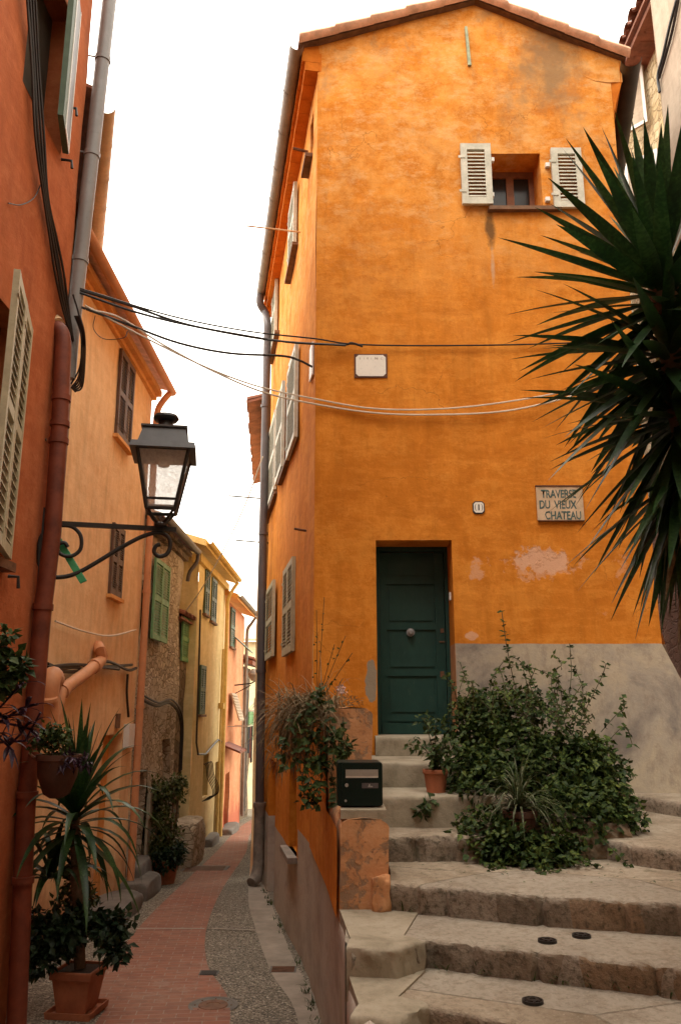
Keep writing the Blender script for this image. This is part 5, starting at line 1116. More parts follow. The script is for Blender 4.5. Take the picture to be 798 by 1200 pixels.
u, z = CF.hit(268, 852); la = P(u, .45, z)
t = thing('laundry', 'dark clothes hanging out to dry on a rack under the coral house window', 'laundry', tuple(la))
mb = MB(); mb.tube([P(u - .2, .0, z + .02), P(u - .2, .55, z + .02), P(u + 1.3, .55, z + .02), P(u + 1.3, 0, z + .02)], .012, 5); mb.build('rack', MT['steel'], t)
for k in range(3):
    mb = MB(); nx = 5
    for i in range(nx):
        for j in range(5):
            f = lambda a, b: P(u + .0 + k * .4 + a * .07, .55 + .02 * math.sin(a * 2 + k), z - b * (.14 + .03 * k))
            mb.hexa([f(i, j + 1), f(i + 1, j + 1), f(i + 1, j + 1) + Vector((-.012, 0, 0)), f(i, j + 1) + Vector((-.012, 0, 0)), f(i, j), f(i + 1, j), f(i + 1, j) + Vector((-.012, 0, 0)), f(i, j) + Vector((-.012, 0, 0))])
    mb.build('garment', MT['cloth'] if k != 1 else MT['rustpipe'], t)
# dark narrow stone house, cream house closing the alley
drk = thing('dark_stone_house', 'narrow dark stone house at the far bend with one green shutter', 'house', (-3.4, 28, -3.4))
KF = Fr((-3.15, 26.7), (0, 1)); mb = MB(); wall(mb, KF, 2.6, -4, 1.35, amp=.04, cell=.3); wall(mb, Fr((-6, 26.7), (1, 0)), 2.85, -3, 1.35, amp=0); smooth_angle(mb.build('wall', MT['darkstone'], drk), 40)
P = KF.P; mb = MB(); mb.hexa([P(-.1, .35, 1.36), P(2.7, .35, 1.36), P(2.7, -3, 2.2), P(-.1, -3, 2.2), P(-.1, .35, 1.5), P(2.7, .35, 1.5), P(2.7, -3, 2.3), P(-.1, -3, 2.3)]); tiles_edge(mb, P(0, .35, 1.52), P(2.6, .35, 1.52), (1, 0, 0), slope=-.3); mb.build('roof', MT['tiledark'], drk)
r4 = rectpx(KF, (290, 834), (295, 836), (290, 868)); shutter(drk, KF, r4[0], r4[1], r4[2], r4[3], .03, MT['shutgreen'], 14, .04)
mb = MB(); mb.tube([P(.6, -1.0, 1.7), P(.6, -1.0, 2.6)], [.12, .1], 8); mb.build('chimney', MT['white'], drk)
mb = MB(); mb.tube(chain([P(.3, .08, 1.2), P(.35, .09, -.5), P(.3, .08, -3.2)], 6), .05, 6); mb.tube([P(1.2, .07, .6), P(1.2, .07, -3.2)], .03, 6); mb.build('downpipe', MT['kerbstone'], drk)
crm = thing('cream_house', 'bright cream house closing the far end of the alley', 'house', (-2, 33, -3.7))
EF = Fr((-6, 33), (1, 0)); mb = MB(); wall(mb, EF, 10, -4, 2.6, [(2.6, 3.3, -1.2, .4, .15)], amp=.02, cell=.5); mb.build('wall', MT['cream'], crm)
mb = MB(); mb.fbox(EF, 2.6, 3.3, -.14, -.1, -1.2, .4); mb.fbox(EF, -.2, 10.2, 0, .1, -.15, -.05); mb.build('window', MT['taupe'], crm)
mb = MB(); mb.hexa([EF.P(-.2, .3, 2.6), EF.P(10, .3, 2.6), EF.P(10, -4, 3.6), EF.P(-.2, -4, 3.6), EF.P(-.2, .3, 2.7), EF.P(10, .3, 2.7), EF.P(10, -4, 3.7), EF.P(-.2, -4, 3.7)]); mb.build('roof', MT['tile'], crm)
# far wall lamp
q_ = at(294, 803, 24.5); q0 = Vector((-3.1, 25.8, q_.z))
t = thing('wall_lamp', 'distant small wall lamp reaching over the alley by the coral house', 'lamp', tuple(q0))
q0 = Vector((-3.1, q_.y, q_.z)); e_ = at(301, 797, 24.5)
mb = MB(); mb.tube([q0, q_ + Vector((.0, 0, .05)), e_], .02, 6); mb.tube([q0 + Vector((0, 0, -.25)), q_], .014, 5); mb.build('arm', MT['black'], t)
mb = MB(); c0 = at(297, 793, 24.5); mb.lathe(c0, [(.05, .22), (.16, .1), (.17, .06), (.12, .0), (.06, -.12)], 12); mb.build('lamp_shade', MT['castiron'], t)
# thin rods sticking out behind the orange house
# neighbour behind the orange house
nb = thing('rear_house', 'orange neighbour house behind the tall house with dark tiled eave', 'house', (-1.0, 18, -2.9))
BF = Fr((-2.02, 21.5), (.46, -6.2)); mb = MB(); wall(mb, BF, 6.2, -3.8, 5.8, amp=.01, cell=.5); wall(mb, Fr((3.5, 21.5), (-1, 0)), 5.5, -3.8, 5.8, amp=0); mb.build('wall', MT['apricot'], nb)
ea = Vector((-1.83, 15.2, 5.86)); eb = Vector((-2.32, 21.2, 5.86)); mb = MB()
mb.hexa([ea, eb, eb + Vector((3, 0, .9)), ea + Vector((3, 0, .9)), ea + Vector((0, 0, .05)), eb + Vector((0, 0, .05)), eb + Vector((3, 0, .95)), ea + Vector((3, 0, .95))]); tiles_edge(mb, ea + Vector((0, 0, .08)), eb + Vector((0, 0, .08)), (-1, -.08, 0), slope=-.3); mb.build('roof', MT['tiledark'], nb)
for (x0, py, Yr, lb) in ((268, 581, 17.5, 'thin dark clothes pole sticking out over the alley, upper of two'), (276, 633, 19, 'thin dark clothes pole sticking out over the alley, lower of two')):
    a = at(x0, py, Yr); b = at(306, py + 4, Yr); b.x = -1.55; mb = MB(); mb.tube([a, b], .018, 5); t = mb.build('clothes_pole', MT['black'], loc=tuple(a)); tag(t, lb, 'pole')

# ------------------------------------------------------------------ right hand background houses
tp = thing('taupe_house', 'smooth taupe plastered house at the right edge with black cable', 'house', (4.6, 5, -1.4))
PF = Fr((4.34, 9.5), (0, -1)); mb = MB(); wall(mb, PF, 14, -3, 11, amp=.01, cell=.6); wall(mb, Fr((8, 9.5), (-1, 0)), 3.66, -3, 11, amp=0); mb.build('wall', MT['taupe'], tp)
mb = MB(); mb.box(4.2, 8.2, -4.6, 9.6, 11, 11.15); mb.build('roof', MT['tiledark'], tp)
rub = thing('rubble_stone_house', 'ochre rubble stone house with heavy tiled eave behind the taupe house', 'house', (5.4, 12, -.8))
QF = Fr((4.92, 21), (0, -1)); mb = MB(); wall(mb, QF, 11.5, -3, 10.1, [(5.2, 6.0, -.6, 1.5, .3)], amp=.06, cell=.22); smooth_angle(mb.build('wall', MT['rubble'], rub), 45)
mb = MB(); mb.fbox(QF, 5.2, 6.0, -.3, -.25, -.8, 1.5); mb.build('door', MT['shutbrown'], rub)
mb = MB(); mb.fbox(QF, 0, 11.5, -.2, .35, 10.1, 10.18); mb.hexa([QF.P(0, .42, 10.2), QF.P(11.6, .42, 10.2), QF.P(11.6, -4, 11.4), QF.P(0, -4, 11.4), QF.P(0, .42, 10.25), QF.P(11.6, .42, 10.25), QF.P(11.6, -4, 11.45), QF.P(0, -4, 11.45)])
rf_ = mb.build('roof', MT['tiledark'], rub)
mb = MB(); tiles_edge(mb, QF.P(0, .46, 10.3), QF.P(11.5, .46, 10.3), (-1, 0, 0), r=.11, step=.26, slope=-.3, length=.8); tiles_edge(mb, QF.P(0, .26, 10.1), QF.P(11.5, .26, 10.1), (-1, 0, 0), r=.10, step=.24, slope=0, length=.3); mb.build('eave_tile', MT['tiledark'], rf_)
for (pts, mat_) in ((((748, 62), (773, 150)), 'white'), (((768, 185), (800, 290)), 'white')):
    (xa, ya), (xb, yb) = pts
    u0_, z1_ = QF.hit(xa, ya); u1_, _ = QF.hit(xb, yb); z0_ = QF.hit(xb, yb)[1]
    uu = (u0_ + .2); zt_ = z1_; zb_ = z1_ - 1.5
    FQ = Fr((4.88 - .36, 21 - uu + .41), (.66, -.75)); mb = MB(); mb.fbox(FQ, 0, .55, 0, .04, zb_, zt_); lf = mb.build('shutter', MT['taupe'], rub)
    mb = MB(); mb.fbox(FQ, -.0, .05, .041, .05, zb_, zt_); mb.fbox(FQ, .5, .55, .041, .05, zb_, zt_); mb.fbox(FQ, .06, .5, .041, .05, zb_, zb_ + .06); mb.fbox(FQ, .06, .5, .041, .05, zt_ - .06, zt_); mb.build('edging', MT['white'], lf)

# ------------------------------------------------------------------ street lantern on the red wall
lp0 = Vector((-2.6, 6.92, 0)); ldir = Vector((1.14, .30, 0)).normalized()
BFm = Fr((lp0.x, lp0.y), (ldir.x, ldir.y))
za = at(50, 609, 6.92).z
lamp = thing('street_lantern', 'black four-sided street lantern on a scrolled iron wall bracket', 'street lamp', (lp0.x, lp0.y, za))
def bl_(px, py): u, z = BFm.hit(px, py); return BFm.P(u, 0, z)
zt_ = at(45, 595, 6.92).z; zb_ = at(42, 690, 6.92).z
mb = MB(); mb.fbox(BFm, 0.02, .055, -.02, .02, zb_, zt_); mb.build('wall_bar', MT['black'], lamp)
mb = MB(); ue, _ = BFm.hit(207, 620); mb.fbox(BFm, .055, ue, -.018, .018, za - .045, za - .005); mb.build('arm', MT['black'], lamp)
# S scroll
mb = MB(); sc_ = [(46, 645), (47, 662), (58, 675), (75, 676), (92, 671), (112, 660), (135, 646), (158, 633), (172, 627), (186, 624), (197, 629), (200, 639), (196, 649), (187, 652), (181, 647), (183, 640), (188, 638)]
sc_ = [(46, 645), (47, 662), (58, 675), (75, 676), (92, 671), (112, 660), (135, 646), (158, 633), (172, 627), (186, 624), (197, 629), (200, 639), (196, 649), (187, 652), (181, 647), (183, 640), (188, 638)]
mb.tube(chain([bl_(*p) for p in sc_], 5), .019, 8)
s2 = [(48, 658), (46, 642), (49, 628), (58, 620), (72, 616), (86, 618), (95, 628), (95, 643), (86, 651), (75, 651), (68, 645), (69, 638), (76, 636), (80, 641)]
mb.tube(chain([bl_(*p) for p in s2], 5), .017, 8)
smooth_angle(mb.build('scroll', MT['black'], lamp), 50)
# lantern body, axis at px 190
lc = at(189, 606, 7.1); ax = Vector((lc.x, lc.y, 0)); rot = R(9)
def lz(py): return at(189, py, 7.1).z
def sqp(hw, z, dx=0): 
    return [ax + Vector((math.cos(rot + R(45 + 90 * k)) * hw * 1.4142, math.sin(rot + R(45 + 90 * k)) * hw * 1.4142, z)) for k in range(4)]
z_b, z_t, z_e, z_r, z_n = lz(599), lz(533), lz(528), lz(508), lz(505)
hwb, hwt, hwe, hwr = .122, .222, .286, .182
def frus(mb, lo, hi, closed=True):
    k = len(mb.v); mb.v += lo + hi
    for i in range(4): mb.f.append((k + i, k + (i + 1) % 4, k + 4 + (i + 1) % 4, k + 4 + i)); mb.mi.append(0)
    if closed: mb.f += [(k + 3, k + 2, k + 1, k), (k + 4, k + 5, k + 6, k + 7)]; mb.mi += [0, 0]
mb = MB(); B_, T_ = sqp(hwb, z_b), sqp(hwt, z_t)
for i in range(4): mb.tube([B_[i], T_[i]], .019, 6)
for q4 in (B_, T_):
    for i in range(4): mb.tube([q4[i], q4[(i + 1) % 4]], .016, 6)
B2 = sqp(hwb * .92, z_b + .055)
B2 = [B_[i].lerp(T_[i], .16) for i in range(4)]
for i in range(4): mb.tube([B2[i], B2[(i + 1) % 4]], .012, 6)
fr_ = mb.build('frame', MT['black'], lamp)
mb = MB(); frus(mb, sqp(hwe, z_t - .01), sqp(hwe - .015, z_t + .045)); frus(mb, sqp(hwe - .06, z_t + .044), sqp(hwr, z_r + .0)); frus(mb, sqp(hwr + .02, z_r), sqp(hwr + .02, z_r + .018))
rfm = mb.build('hood', MT['lampgrey'], lamp)
mb = MB(); zc = z_r + .018; mb.lathe(ax + Vector((0, 0, zc)), [(.13, 0), (.12, .03), (.07, .045), (.062, .09), (.10, .10), (.118, .125), (.105, .15), (.05, .165), (.01, .168)], 20); smooth_angle(mb.build('finial', MT['black'], rfm), 40)
for i in range(4):
    mb = MB(); a, b, c, d = B2[i], B2[(i + 1) % 4], T_[(i + 1) % 4], T_[i]; mb.q([a, b, c, d]); mb.build('glass_pane', MT['glass'], lamp)
    mb = MB(); mb.q([B_[i], B_[(i + 1) % 4], B2[(i + 1) % 4], B2[i]]); mb.build('glass_pane', MT['glass'], lamp)
mb = MB(); mb.lathe(ax + Vector((0, 0, z_t - .02)), [(.05, 0), (.06, -.03), (.05, -.09), (.02, -.1)], 12); mb.build('bulb_holder', MT['white'], lamp)
mb = MB(); zz = za - .005
for i in range(4): mb.tube(chain([B_[i] + Vector((0, 0, .02)), B_[i].lerp(ax + Vector((0, 0, zz)), .45) + Vector((0, 0, -.01)), (ax + Vector((0, 0, zz + .01))).lerp(B_[i], .22) * 1 + Vector((0, 0, -.015))], 4), .013, 6)
mb.lathe(ax + Vector((0, 0, zz - .01)), [(.06, 0), (.06, .02), (.03, .03)], 12); mb.build('cradle', MT['black'], lamp)
mb = MB(); a = at(68, 632, 7.0); b = at(98, 682, 7.0); dz = Vector((.0, 0, -.0)); n_ = Vector((.027, 0, .012)); y_ = Vector((0, .02, 0))
mb.hexa([a - n_, a + n_, a + n_ + y_, a - n_ + y_, b - n_, b + n_, b + n_ + y_, b - n_ + y_]); t = mb.build('green_plank', MT['greenwood'], loc=tuple(a)); tag(t, 'short bright green wooden strip hanging behind the lantern bracket', 'wood strip')

# ------------------------------------------------------------------ cables
def cable(pts, r, mat, label, n=6, smooth_=True, extra=None, name='cable'):
    path = chain(pts, n) if smooth_ else pts; mb = MB(); mb.tube(path, r, 6)
    if extra:
        for e in extra: mb.tube(chain(e, n), r, 5)
    o = Vector(path[0]); t = mb.build(name, MT[mat], loc=tuple(o)); ORG[t] = o; tag(t, label, 'cable'); return t
def ca(px, py, k=0.0): # along the crossing from red corner (7.1) to the facade corner (8.45)
    t_ = max(0, min(1, (px - 95) / 280)); return at(px, py, 7.15 + 1.32 * t_ - (0.03 if px > 372 else 0) + k)
cable([ca(94, 340), ca(150, 357), ca(215, 379), ca(280, 392), ca(340, 401), ca(400, 404), ca(412, 402), ca(425, 406)], .013, 'cable', 'thick black cable crossing high between red house and facade', extra=[[ca(94, 343), ca(160, 366), ca(230, 383), ca(320, 399), ca(405, 405)]])
cable([ca(94, 338), ca(200, 370), ca(290, 388), ca(370, 397), ca(410, 403), at(480, 405, 8.46), at(600, 404, 8.46), at(720, 400, 8.46)], .009, 'cable', 'thin black wire running on across the front of the facade above the white sign')
cable([ca(96, 360), ca(150, 380), ca(210, 402), ca(270, 414), ca(330, 417), ca(350, 422), ca(366, 430)], .013, 'cable', 'lower black cable ending at the corner of the orange house')
cable([ca(100, 362), ca(140, 372), ca(190, 403), ca(250, 435), ca(310, 460), ca(372, 474), at(440, 484, 8.44), at(510, 486, 8.44), at(590, 482, 8.44), at(660, 467, 8.42), at(700, 452, 8.4), at(790, 420, 8.3)], .010, 'wirewhite', 'pale twin wire drooping across the facade, lower strand')
cable([ca(100, 358), ca(150, 385), ca(230, 425), ca(300, 452), ca(372, 468), at(440, 479, 8.44), at(520, 479, 8.44), at(600, 470, 8.44), at(680, 454, 8.42), at(790, 420, 8.3)], .009, 'wirewhite', 'pale twin wire drooping across the facade, upper strand')
cable([at(112, 370, 7.3), at(110, 385, 7.3), at(122, 397, 7.3), at(145, 396, 7.3), at(150, 388, 7.35)], .004, 'cable', 'thin loose loop of wire by the grey downpipe')
a_ = AF.P(.6, .05, -.0)
cable([AF.P(AF.hit(60, 728)[0], .05, AF.hit(60, 728)[1]), AF.P(AF.hit(95, 740)[0], .05, AF.hit(95, 740)[1]), AF.P(AF.hit(125, 745)[0], .06, AF.hit(125, 745)[1]), AF.P(AF.hit(155, 738)[0], .06, AF.hit(155, 738)[1])], .012, 'wirewhite', 'white wire sagging across the apricot wall')
cable([ap(56, 778, .06), ap(70, 783, .06), ap(90, 782, .06), ap(105, 787, .06), ap(125, 775, .05), ap(150, 785, .06), ap(160, 783, .06)], .022, 'cable', 'black cable bundle behind the fat pipe on the apricot wall', extra=[[ap(56, 782, .08), ap(85, 779, .08), ap(108, 780, .08), ap(140, 784, .08)], [ap(58, 786, .05), ap(90, 787, .05), ap(106, 783, .05), ap(155, 779, .05)]])
cable([ap(150, 790, .05), ap(149, 812, .05), ap(151, 840, .05)], .02, 'cable', 'short black cable dropping to the meter box')
cable([ap(66, 790, .04), ap(80, 797, .04), ap(95, 787, .04)], .012, 'rustbrown', 'thin brown cable under the bundle on the apricot wall')
cable([at(196, 742, 17), at(230, 700, 16.5), at(262, 645, 15.5), at(288, 590, 14.5), at(308, 535, 13.9)], .012, 'wirewhite', 'pale diagonal wire rising from the green shutter to the tall downpipe')
# cable bundle climbing the red wall
def rw(px, py, off=.05): return atx(px, py, -2.6 + off)
ex = []
for k in range(4):
    o_ = (k - 1.5) * 3.4; ex.append([rw(36 + o_, -20, .06 + .01 * k), rw(42 + o_ * .8, 80), rw(47 + o_, 160), rw(54 + o_ * .5, 230), rw(63 + o_ * .8, 280), rw(70 + o_, 320), rw(78 + o_ * .6, 365), rw(86, 400, .08)])
cable([rw(32, -20), rw(40, 90), rw(46, 170), rw(55, 235), rw(64, 290), rw(72, 330), rw(82, 375), rw(88, 400)], .012, 'cable', 'thick bundle of black cables climbing the red wall', extra=ex, name='cable_bundle')
mb_ex = [[rw(88 + k * 1.5, 370, .10 + .02 * k), rw(95 + k, 390, .14 + .02 * k), rw(96 + k, 415, .16), rw(93 + k, 440 + k * 3, .12), rw(84 + k, 455 + k, .06)] for k in range(5)]
cable([rw(86, 345, .1), rw(93, 370, .14), rw(96, 400, .16), rw(94, 430, .13), rw(84, 450, .06)], .009, 'cable', 'coil of black cable hanging at the red house corner', extra=mb_ex)
cable([rw(10, 238, .02), rw(25, 240, .03), rw(40, 232, .03), rw(49, 215, .03)], .005, 'cable', 'thin curved wire on the red wall above the louvred shutter')
FPt = lambda px, py: (lambda h_: PF.P(h_[0], .03, h_[1]))(PF.hit(px, py))
cable([FPt(795, 0), FPt(787, 30), FPt(779, 65), FPt(773, 88), FPt(775, 108)], .02, 'cable', 'black cable clipped down the taupe wall at top right', extra=[[FPt(798, -5), FPt(790, 35), FPt(782, 65), FPt(774, 92)]])
cable([at(262, 640, 20), at(240, 690, 18.5), at(210, 740, 17)], .006, 'wirewhite', 'thin pale wire in front of the yellow house') if False else None

# ------------------------------------------------------------------ stone seat and doorsteps on the left of the alley
def blockpx(name, x0, x1, y0, y1, h, mat, label, cat, amp=.05, seed=0):
    zg = G((y0 + y1) / 2); o = lump(name, ((x0 + x1) / 2, (y0 + y1) / 2, zg + h / 2 - .05), ((x1 - x0) / 2, (y1 - y0) / 2, h / 2 + .05), mat, None, amp, seed, 26); return tag(o, label, cat)
q1, q2 = ground(122, 1072), ground(155, 1045)
blockpx('doorstep', -3.25, -2.72, 10.9, 12.3, .2, MT['kerbstone'], 'low grey stone kerb step before the apricot house, nearest', 'step', .06, 1)
blockpx('doorstep', -3.25, -2.78, 12.75, 13.8, .26, MT['kerbstone'], 'grey stone doorstep by the pink downpipe', 'step', .05, 2)
blockpx('doorstep', -3.4, -3.0, 13.2, 14.1, .46, MT['kerbstone'], 'upper stone step inside the arched doorway', 'step', .05, 3)
blockpx('stone_bench', -3.25, -2.72, 16.2, 17.7, .80, MT['greystone'], 'rough stone bench block before the old stone house', 'bench', .05, 4)
blockpx('doorstep', -3.15, -2.9, 19.8, 21.0, .2, MT['kerbstone'], 'thin stone step along the yellow house foot', 'step', .04, 5)
blockpx('doorstep', -3.15, -2.8, 22.6, 24.2, .18, MT['kerbstone'], 'pale low step before the coral house door', 'step', .04, 6)

# ------------------------------------------------------------------ plants
def rdir(r_): 
    z = r_.uniform(-1, 1); a = r_.uniform(0, 2 * math.pi); s_ = math.sqrt(1 - z * z); return Vector((s_ * math.cos(a), s_ * math.sin(a), z))
def leaf(mb, p, d, n, L, W, bend=.15, mi=0):
    s_ = d.cross(n)
    if s_.length < 1e-4: s_ = d.orthogonal()
    s_.normalize(); n = s_.cross(d).normalized(); k = len(mb.v)
    mb.v += [p, p + d * L * .38 + s_ * W * .5 + n * L * .04, p + d * L * .42 - n * L * .03, p + d * L * .38 - s_ * W * .5 + n * L * .04, p + d * L - n * L * bend]
    mb.f += [(k, k + 2, k + 1), (k, k + 3, k + 2), (k + 1, k + 2, k + 4), (k + 2, k + 3, k + 4)]; mb.mi += [mi] * 4
def blob(mb, c, s, n, L, r_, shell=.55, W=.6, droop=.2, clumps=0, mi=0):
    c = Vector(c); cl = [Vector((r_.gauss(0, .5), r_.gauss(0, .5), r_.gauss(0, .45))) for _ in range(clumps)]
    for _ in range(n):
        if clumps: q_ = r_.choice(cl) + rdir(r_) * .33 * r_.random() ** .5
        else: q_ = rdir(r_) * (shell + (1 - shell) * r_.random())
        q_ *= 1 + .3 * noise.noise(q_ * 2.2 + c)
        p = c + Vector((q_.x * s[0], q_.y * s[1], q_.z * s[2])); d = (q_.normalized() * .6 + rdir(r_) * .8 + Vector((0, 0, -droop))).normalized()
        leaf(mb, p, d, (Vector((0, 0, 1)) + rdir(r_) * .7 + q_ * .4).normalized(), L * r_.uniform(.6, 1.25), L * W * r_.uniform(.8, 1.2), mi=mi)
def vine(ml, ms, pts, L, r_, gap=.05, rad=.004, W=.75, n=5, both=True):
    path = chain(pts, n); ms.tube(path, rad, 5); acc = 0
    for i in range(1, len(path)):
        a, b = path[i - 1], path[i]; seg_ = (b - a).length; acc += seg_
        while acc > gap:
            acc -= gap; p = a.lerp(b, r_.random()); t_ = (b - a).normalized(); o_ = (t_.cross(rdir(r_))).normalized()
            for s_ in ((1, -1) if both else (1,)):
                d = (t_ * .4 + o_ * s_ + Vector((0, 0, -.1))).normalized(); leaf(ml, p, d, (Vector((0, -.6, .8)) + rdir(r_) * .5).normalized(), L * r_.uniform(.6, 1.2), L * W * r_.uniform(.8, 1.2))
def blade(mb, p, d, L, W, droop, r_, n=7, mi=0, fold=.28, twist=0.0, wprof=None):
    d = d.normalized(); p = Vector(p); k = len(mb.v); ds = L / n
    for i in range(n + 1):
        t_ = i / n; s_ = d.cross(Vector((0, 0, 1)))
        if s_.length < .05: s_ = Vector((1, 0, 0))
        s_.normalize(); u_ = s_.cross(d).normalized()
        if twist: s_, u_ = s_ * math.cos(twist) + u_ * math.sin(twist), u_ * math.cos(twist) - s_ * math.sin(twist)
        w_ = W * (.45 + .55 * min(1, t_ / .3)) * (1 - max(0, (t_ - .35) / .65) ** 1.5) * .5 + .0006
        mb.v += [p - s_ * w_ + u_ * w_ * fold, p.copy(), p + s_ * w_ + u_ * w_ * fold]
        p = p + d * ds; d = (d + Vector((0, 0, -droop * (t_ + .2) / n * 3))).normalized()
    for i in range(n):
        for j in (0, 1): mb.f.append((k + i * 3 + j, k + i * 3 + j + 1, k + i * 3 + j + 4, k + i * 3 + j + 3)); mb.mi.append(mi)

# big yucca on the right, on the stairs' side
pr_ = random.Random(11)
hc = [at(777, 350, 3.6), at(790, 485, 3.7)]
base_ = Vector((1.75, 3.75, -1.57))
pal = thing('yucca_tree', 'large dark green spiky yucca leaning in from the right', 'yucca', tuple(base_))
tr_ = chain([base_, base_ + Vector((.03, .02, .9)), base_ + Vector((-.03, 0, 1.8)), hc[1] + Vector((.05, 0, 0)), hc[0] + Vector((0, 0, .1))], 40)
mb = MB(); mb.tube(tr_, [(.098 - .03 * i / len(tr_)) * (1 + .05 * noise.noise(p * 9) + .035 * (1 if i % 4 == 0 else 0)) for i, p in enumerate(tr_)], 14)
smooth_angle(mb.build('trunk', MT['bark'], pal), 60)
mb = MB()
def head(mb, c, n, L, W, zlo, zhi, dr, bias=None, core=.10):
    for i in range(n):
        el = zlo + (zhi - zlo) * ((i + pr_.random()) / n); az = i * 2.399963 + pr_.uniform(-.25, .25)
        d = Vector((math.cos(az) * math.cos(el), math.sin(az) * math.cos(el), math.sin(el)))
        ll = L * pr_.uniform(.78, 1.08); blade(mb, c + d * core * .5 + Vector((0, 0, math.sin(el) * .12)), d, ll, W * pr_.uniform(.8, 1.15), dr * pr_.uniform(.4, 1.3) * max(.1, math.cos(el)), pr_, 8, twist=pr_.uniform(-.4, .4))
head(mb, hc[0], 105, .76, .070, R(-45), R(85), .08)
head(mb, hc[0].lerp(hc[1], .5), 75, .76, .068, R(-60), R(25), .08)
head(mb, hc[1], 80, .70, .064, R(-80), R(20), .12)
head(mb, hc[1] + Vector((.02, .05, -.25)), 64, .68, .052, R(-86), R(-20), .22)
smooth_angle(mb.build('foliage', MT['yucca'], pal), 80)
mb = MB()   # dead skirt against the trunk
for i in range(26):
    az = i * 2.4; el = pr_.uniform(-1.45, -1.0); blade(mb, hc[1] + Vector((0, 0, -.25 - .02 * i)), Vector((math.cos(az) * math.cos(el), math.sin(az) * math.cos(el), math.sin(el))), pr_.uniform(.35, .6), .045, .2, pr_, 6)
smooth_angle(mb.build('dead_leaves', MT['drygrass'], pal), 80)

# ivy shrub bed beside the door
r_ = random.Random(3)
iv = thing('ivy_shrub', 'large dark tangled ivy and climber mass against the grey plinth beside the door', 'shrub', (1.9, 7.6, -1.07))
ml, ms = MB(), MB()
for (c, s, n) in (((1.38, 7.4, -.46), (.50, .55, .44), 2300), ((1.86, 7.45, -.50), (.46, .5, .36), 2000), ((1.12, 7.05, -.62), (.28, .4, .34), 1200), ((1.25, 7.6, -.12), (.30, .3, .30), 700), ((2.12, 7.35, -.55), (.26, .45, .36), 1300), ((1.75, 6.75, -.82), (.50, .42, .30), 1900), ((1.12, 6.45, -.92), (.32, .25, .20), 800), ((1.30, 6.30, -.98), (.38, .20, .13), 700), ((2.1, 6.85, -.82), (.28, .35, .28), 900), ((1.55, 7.8, .0), (.45, .3, .22), 500)):
    blob(ml, c, s, int(n * 1.25), .062, r_, .45, .72, .25, clumps=0)
vs = []
for (pts, L_) in (([(1.72, 8.0, -.1), (1.65, 8.05, .35), (1.62, 8.1, .62), (1.60, 8.15, .95)], .06), ([(2.0, 7.9, 0), (2.02, 8.0, .3), (2.15, 8.1, .42), (2.1, 8.2, .52)], .06),
                  ([(2.1, 7.9, -.1), (2.22, 8.05, .3), (2.24, 8.1, .62)], .05), ([(1.5, 7.9, -.1), (1.45, 8.1, .25), (1.7, 8.2, .42), (2.05, 8.2, .32), (2.2, 8.1, .1)], .055),
                  ([(1.3, 7.8, -.1), (1.24, 8.2, .25), (1.19, 8.3, .45)], .045), ([(2.3, 7.9, .0), (2.5, 8.0, .3), (2.55, 8.0, .42)], .06), ([(2.3, 7.5, -.2), (2.45, 7.5, -.05), (2.52, 7.5, .0), (2.5, 7.45, .10)], .07),
                  ([(2.3, 7.4, -.3), (2.48, 7.4, -.15), (2.5, 7.3, -.3)], .07), ([(1.2, 6.5, -.95), (1.1, 6.1, -1.05), (1.0, 5.95, -1.06)], .05), ([(1.4, 6.4, -.95), (1.5, 6.0, -1.05), (1.3, 5.85, -1.06)], .05), ([(1.9, 6.5, -.9), (2.0, 6.1, -1.06)], .05),
                  ([(1.9, 8.0, 0), (1.85, 8.2, .35), (1.68, 8.25, .5), (1.5, 8.3, .3)], .045)):
    vine(ml, ms, pts, L_, r_, .045)
for k in range(60):
    a = Vector((r_.uniform(1.0, 2.35), r_.uniform(7.2, 8.0), r_.uniform(-.3, .05))); b = a + Vector((r_.uniform(-.2, .2), r_.uniform(-.1, .2), r_.uniform(.12, .38))); vine(ml, ms, [a, a.lerp(b, .5) + rdir(r_) * .05, b], .055, r_, .04)
for (c, s_, n) in (((c0_[0], c0_[1], c0_[2]), q_, k_) for c0_, q_, k_ in (((1.20, 6.22, -.93), (.16, .10, .14), 260), ((1.60, 6.28, -.95), (.15, .10, .12), 200), ((1.40, 6.12, -1.03), (.35, .12, .06), 260))):
    blob(ml, c, s_, n, .06, r_, .3, .72)
for k in range(60):   # fallen leaves on the step
    p = Vector((r_.uniform(.5, 2.3), r_.uniform(5.55, 6.2), -1.062)); leaf(ml, p, Vector((r_.uniform(-1, 1), r_.uniform(-1, 1), .05)).normalized(), Vector((0, 0, 1)), r_.uniform(.015, .035), .018)
ms.build('stem', MT['twig'], iv); ml.build('foliage', MT['ivy'], iv)
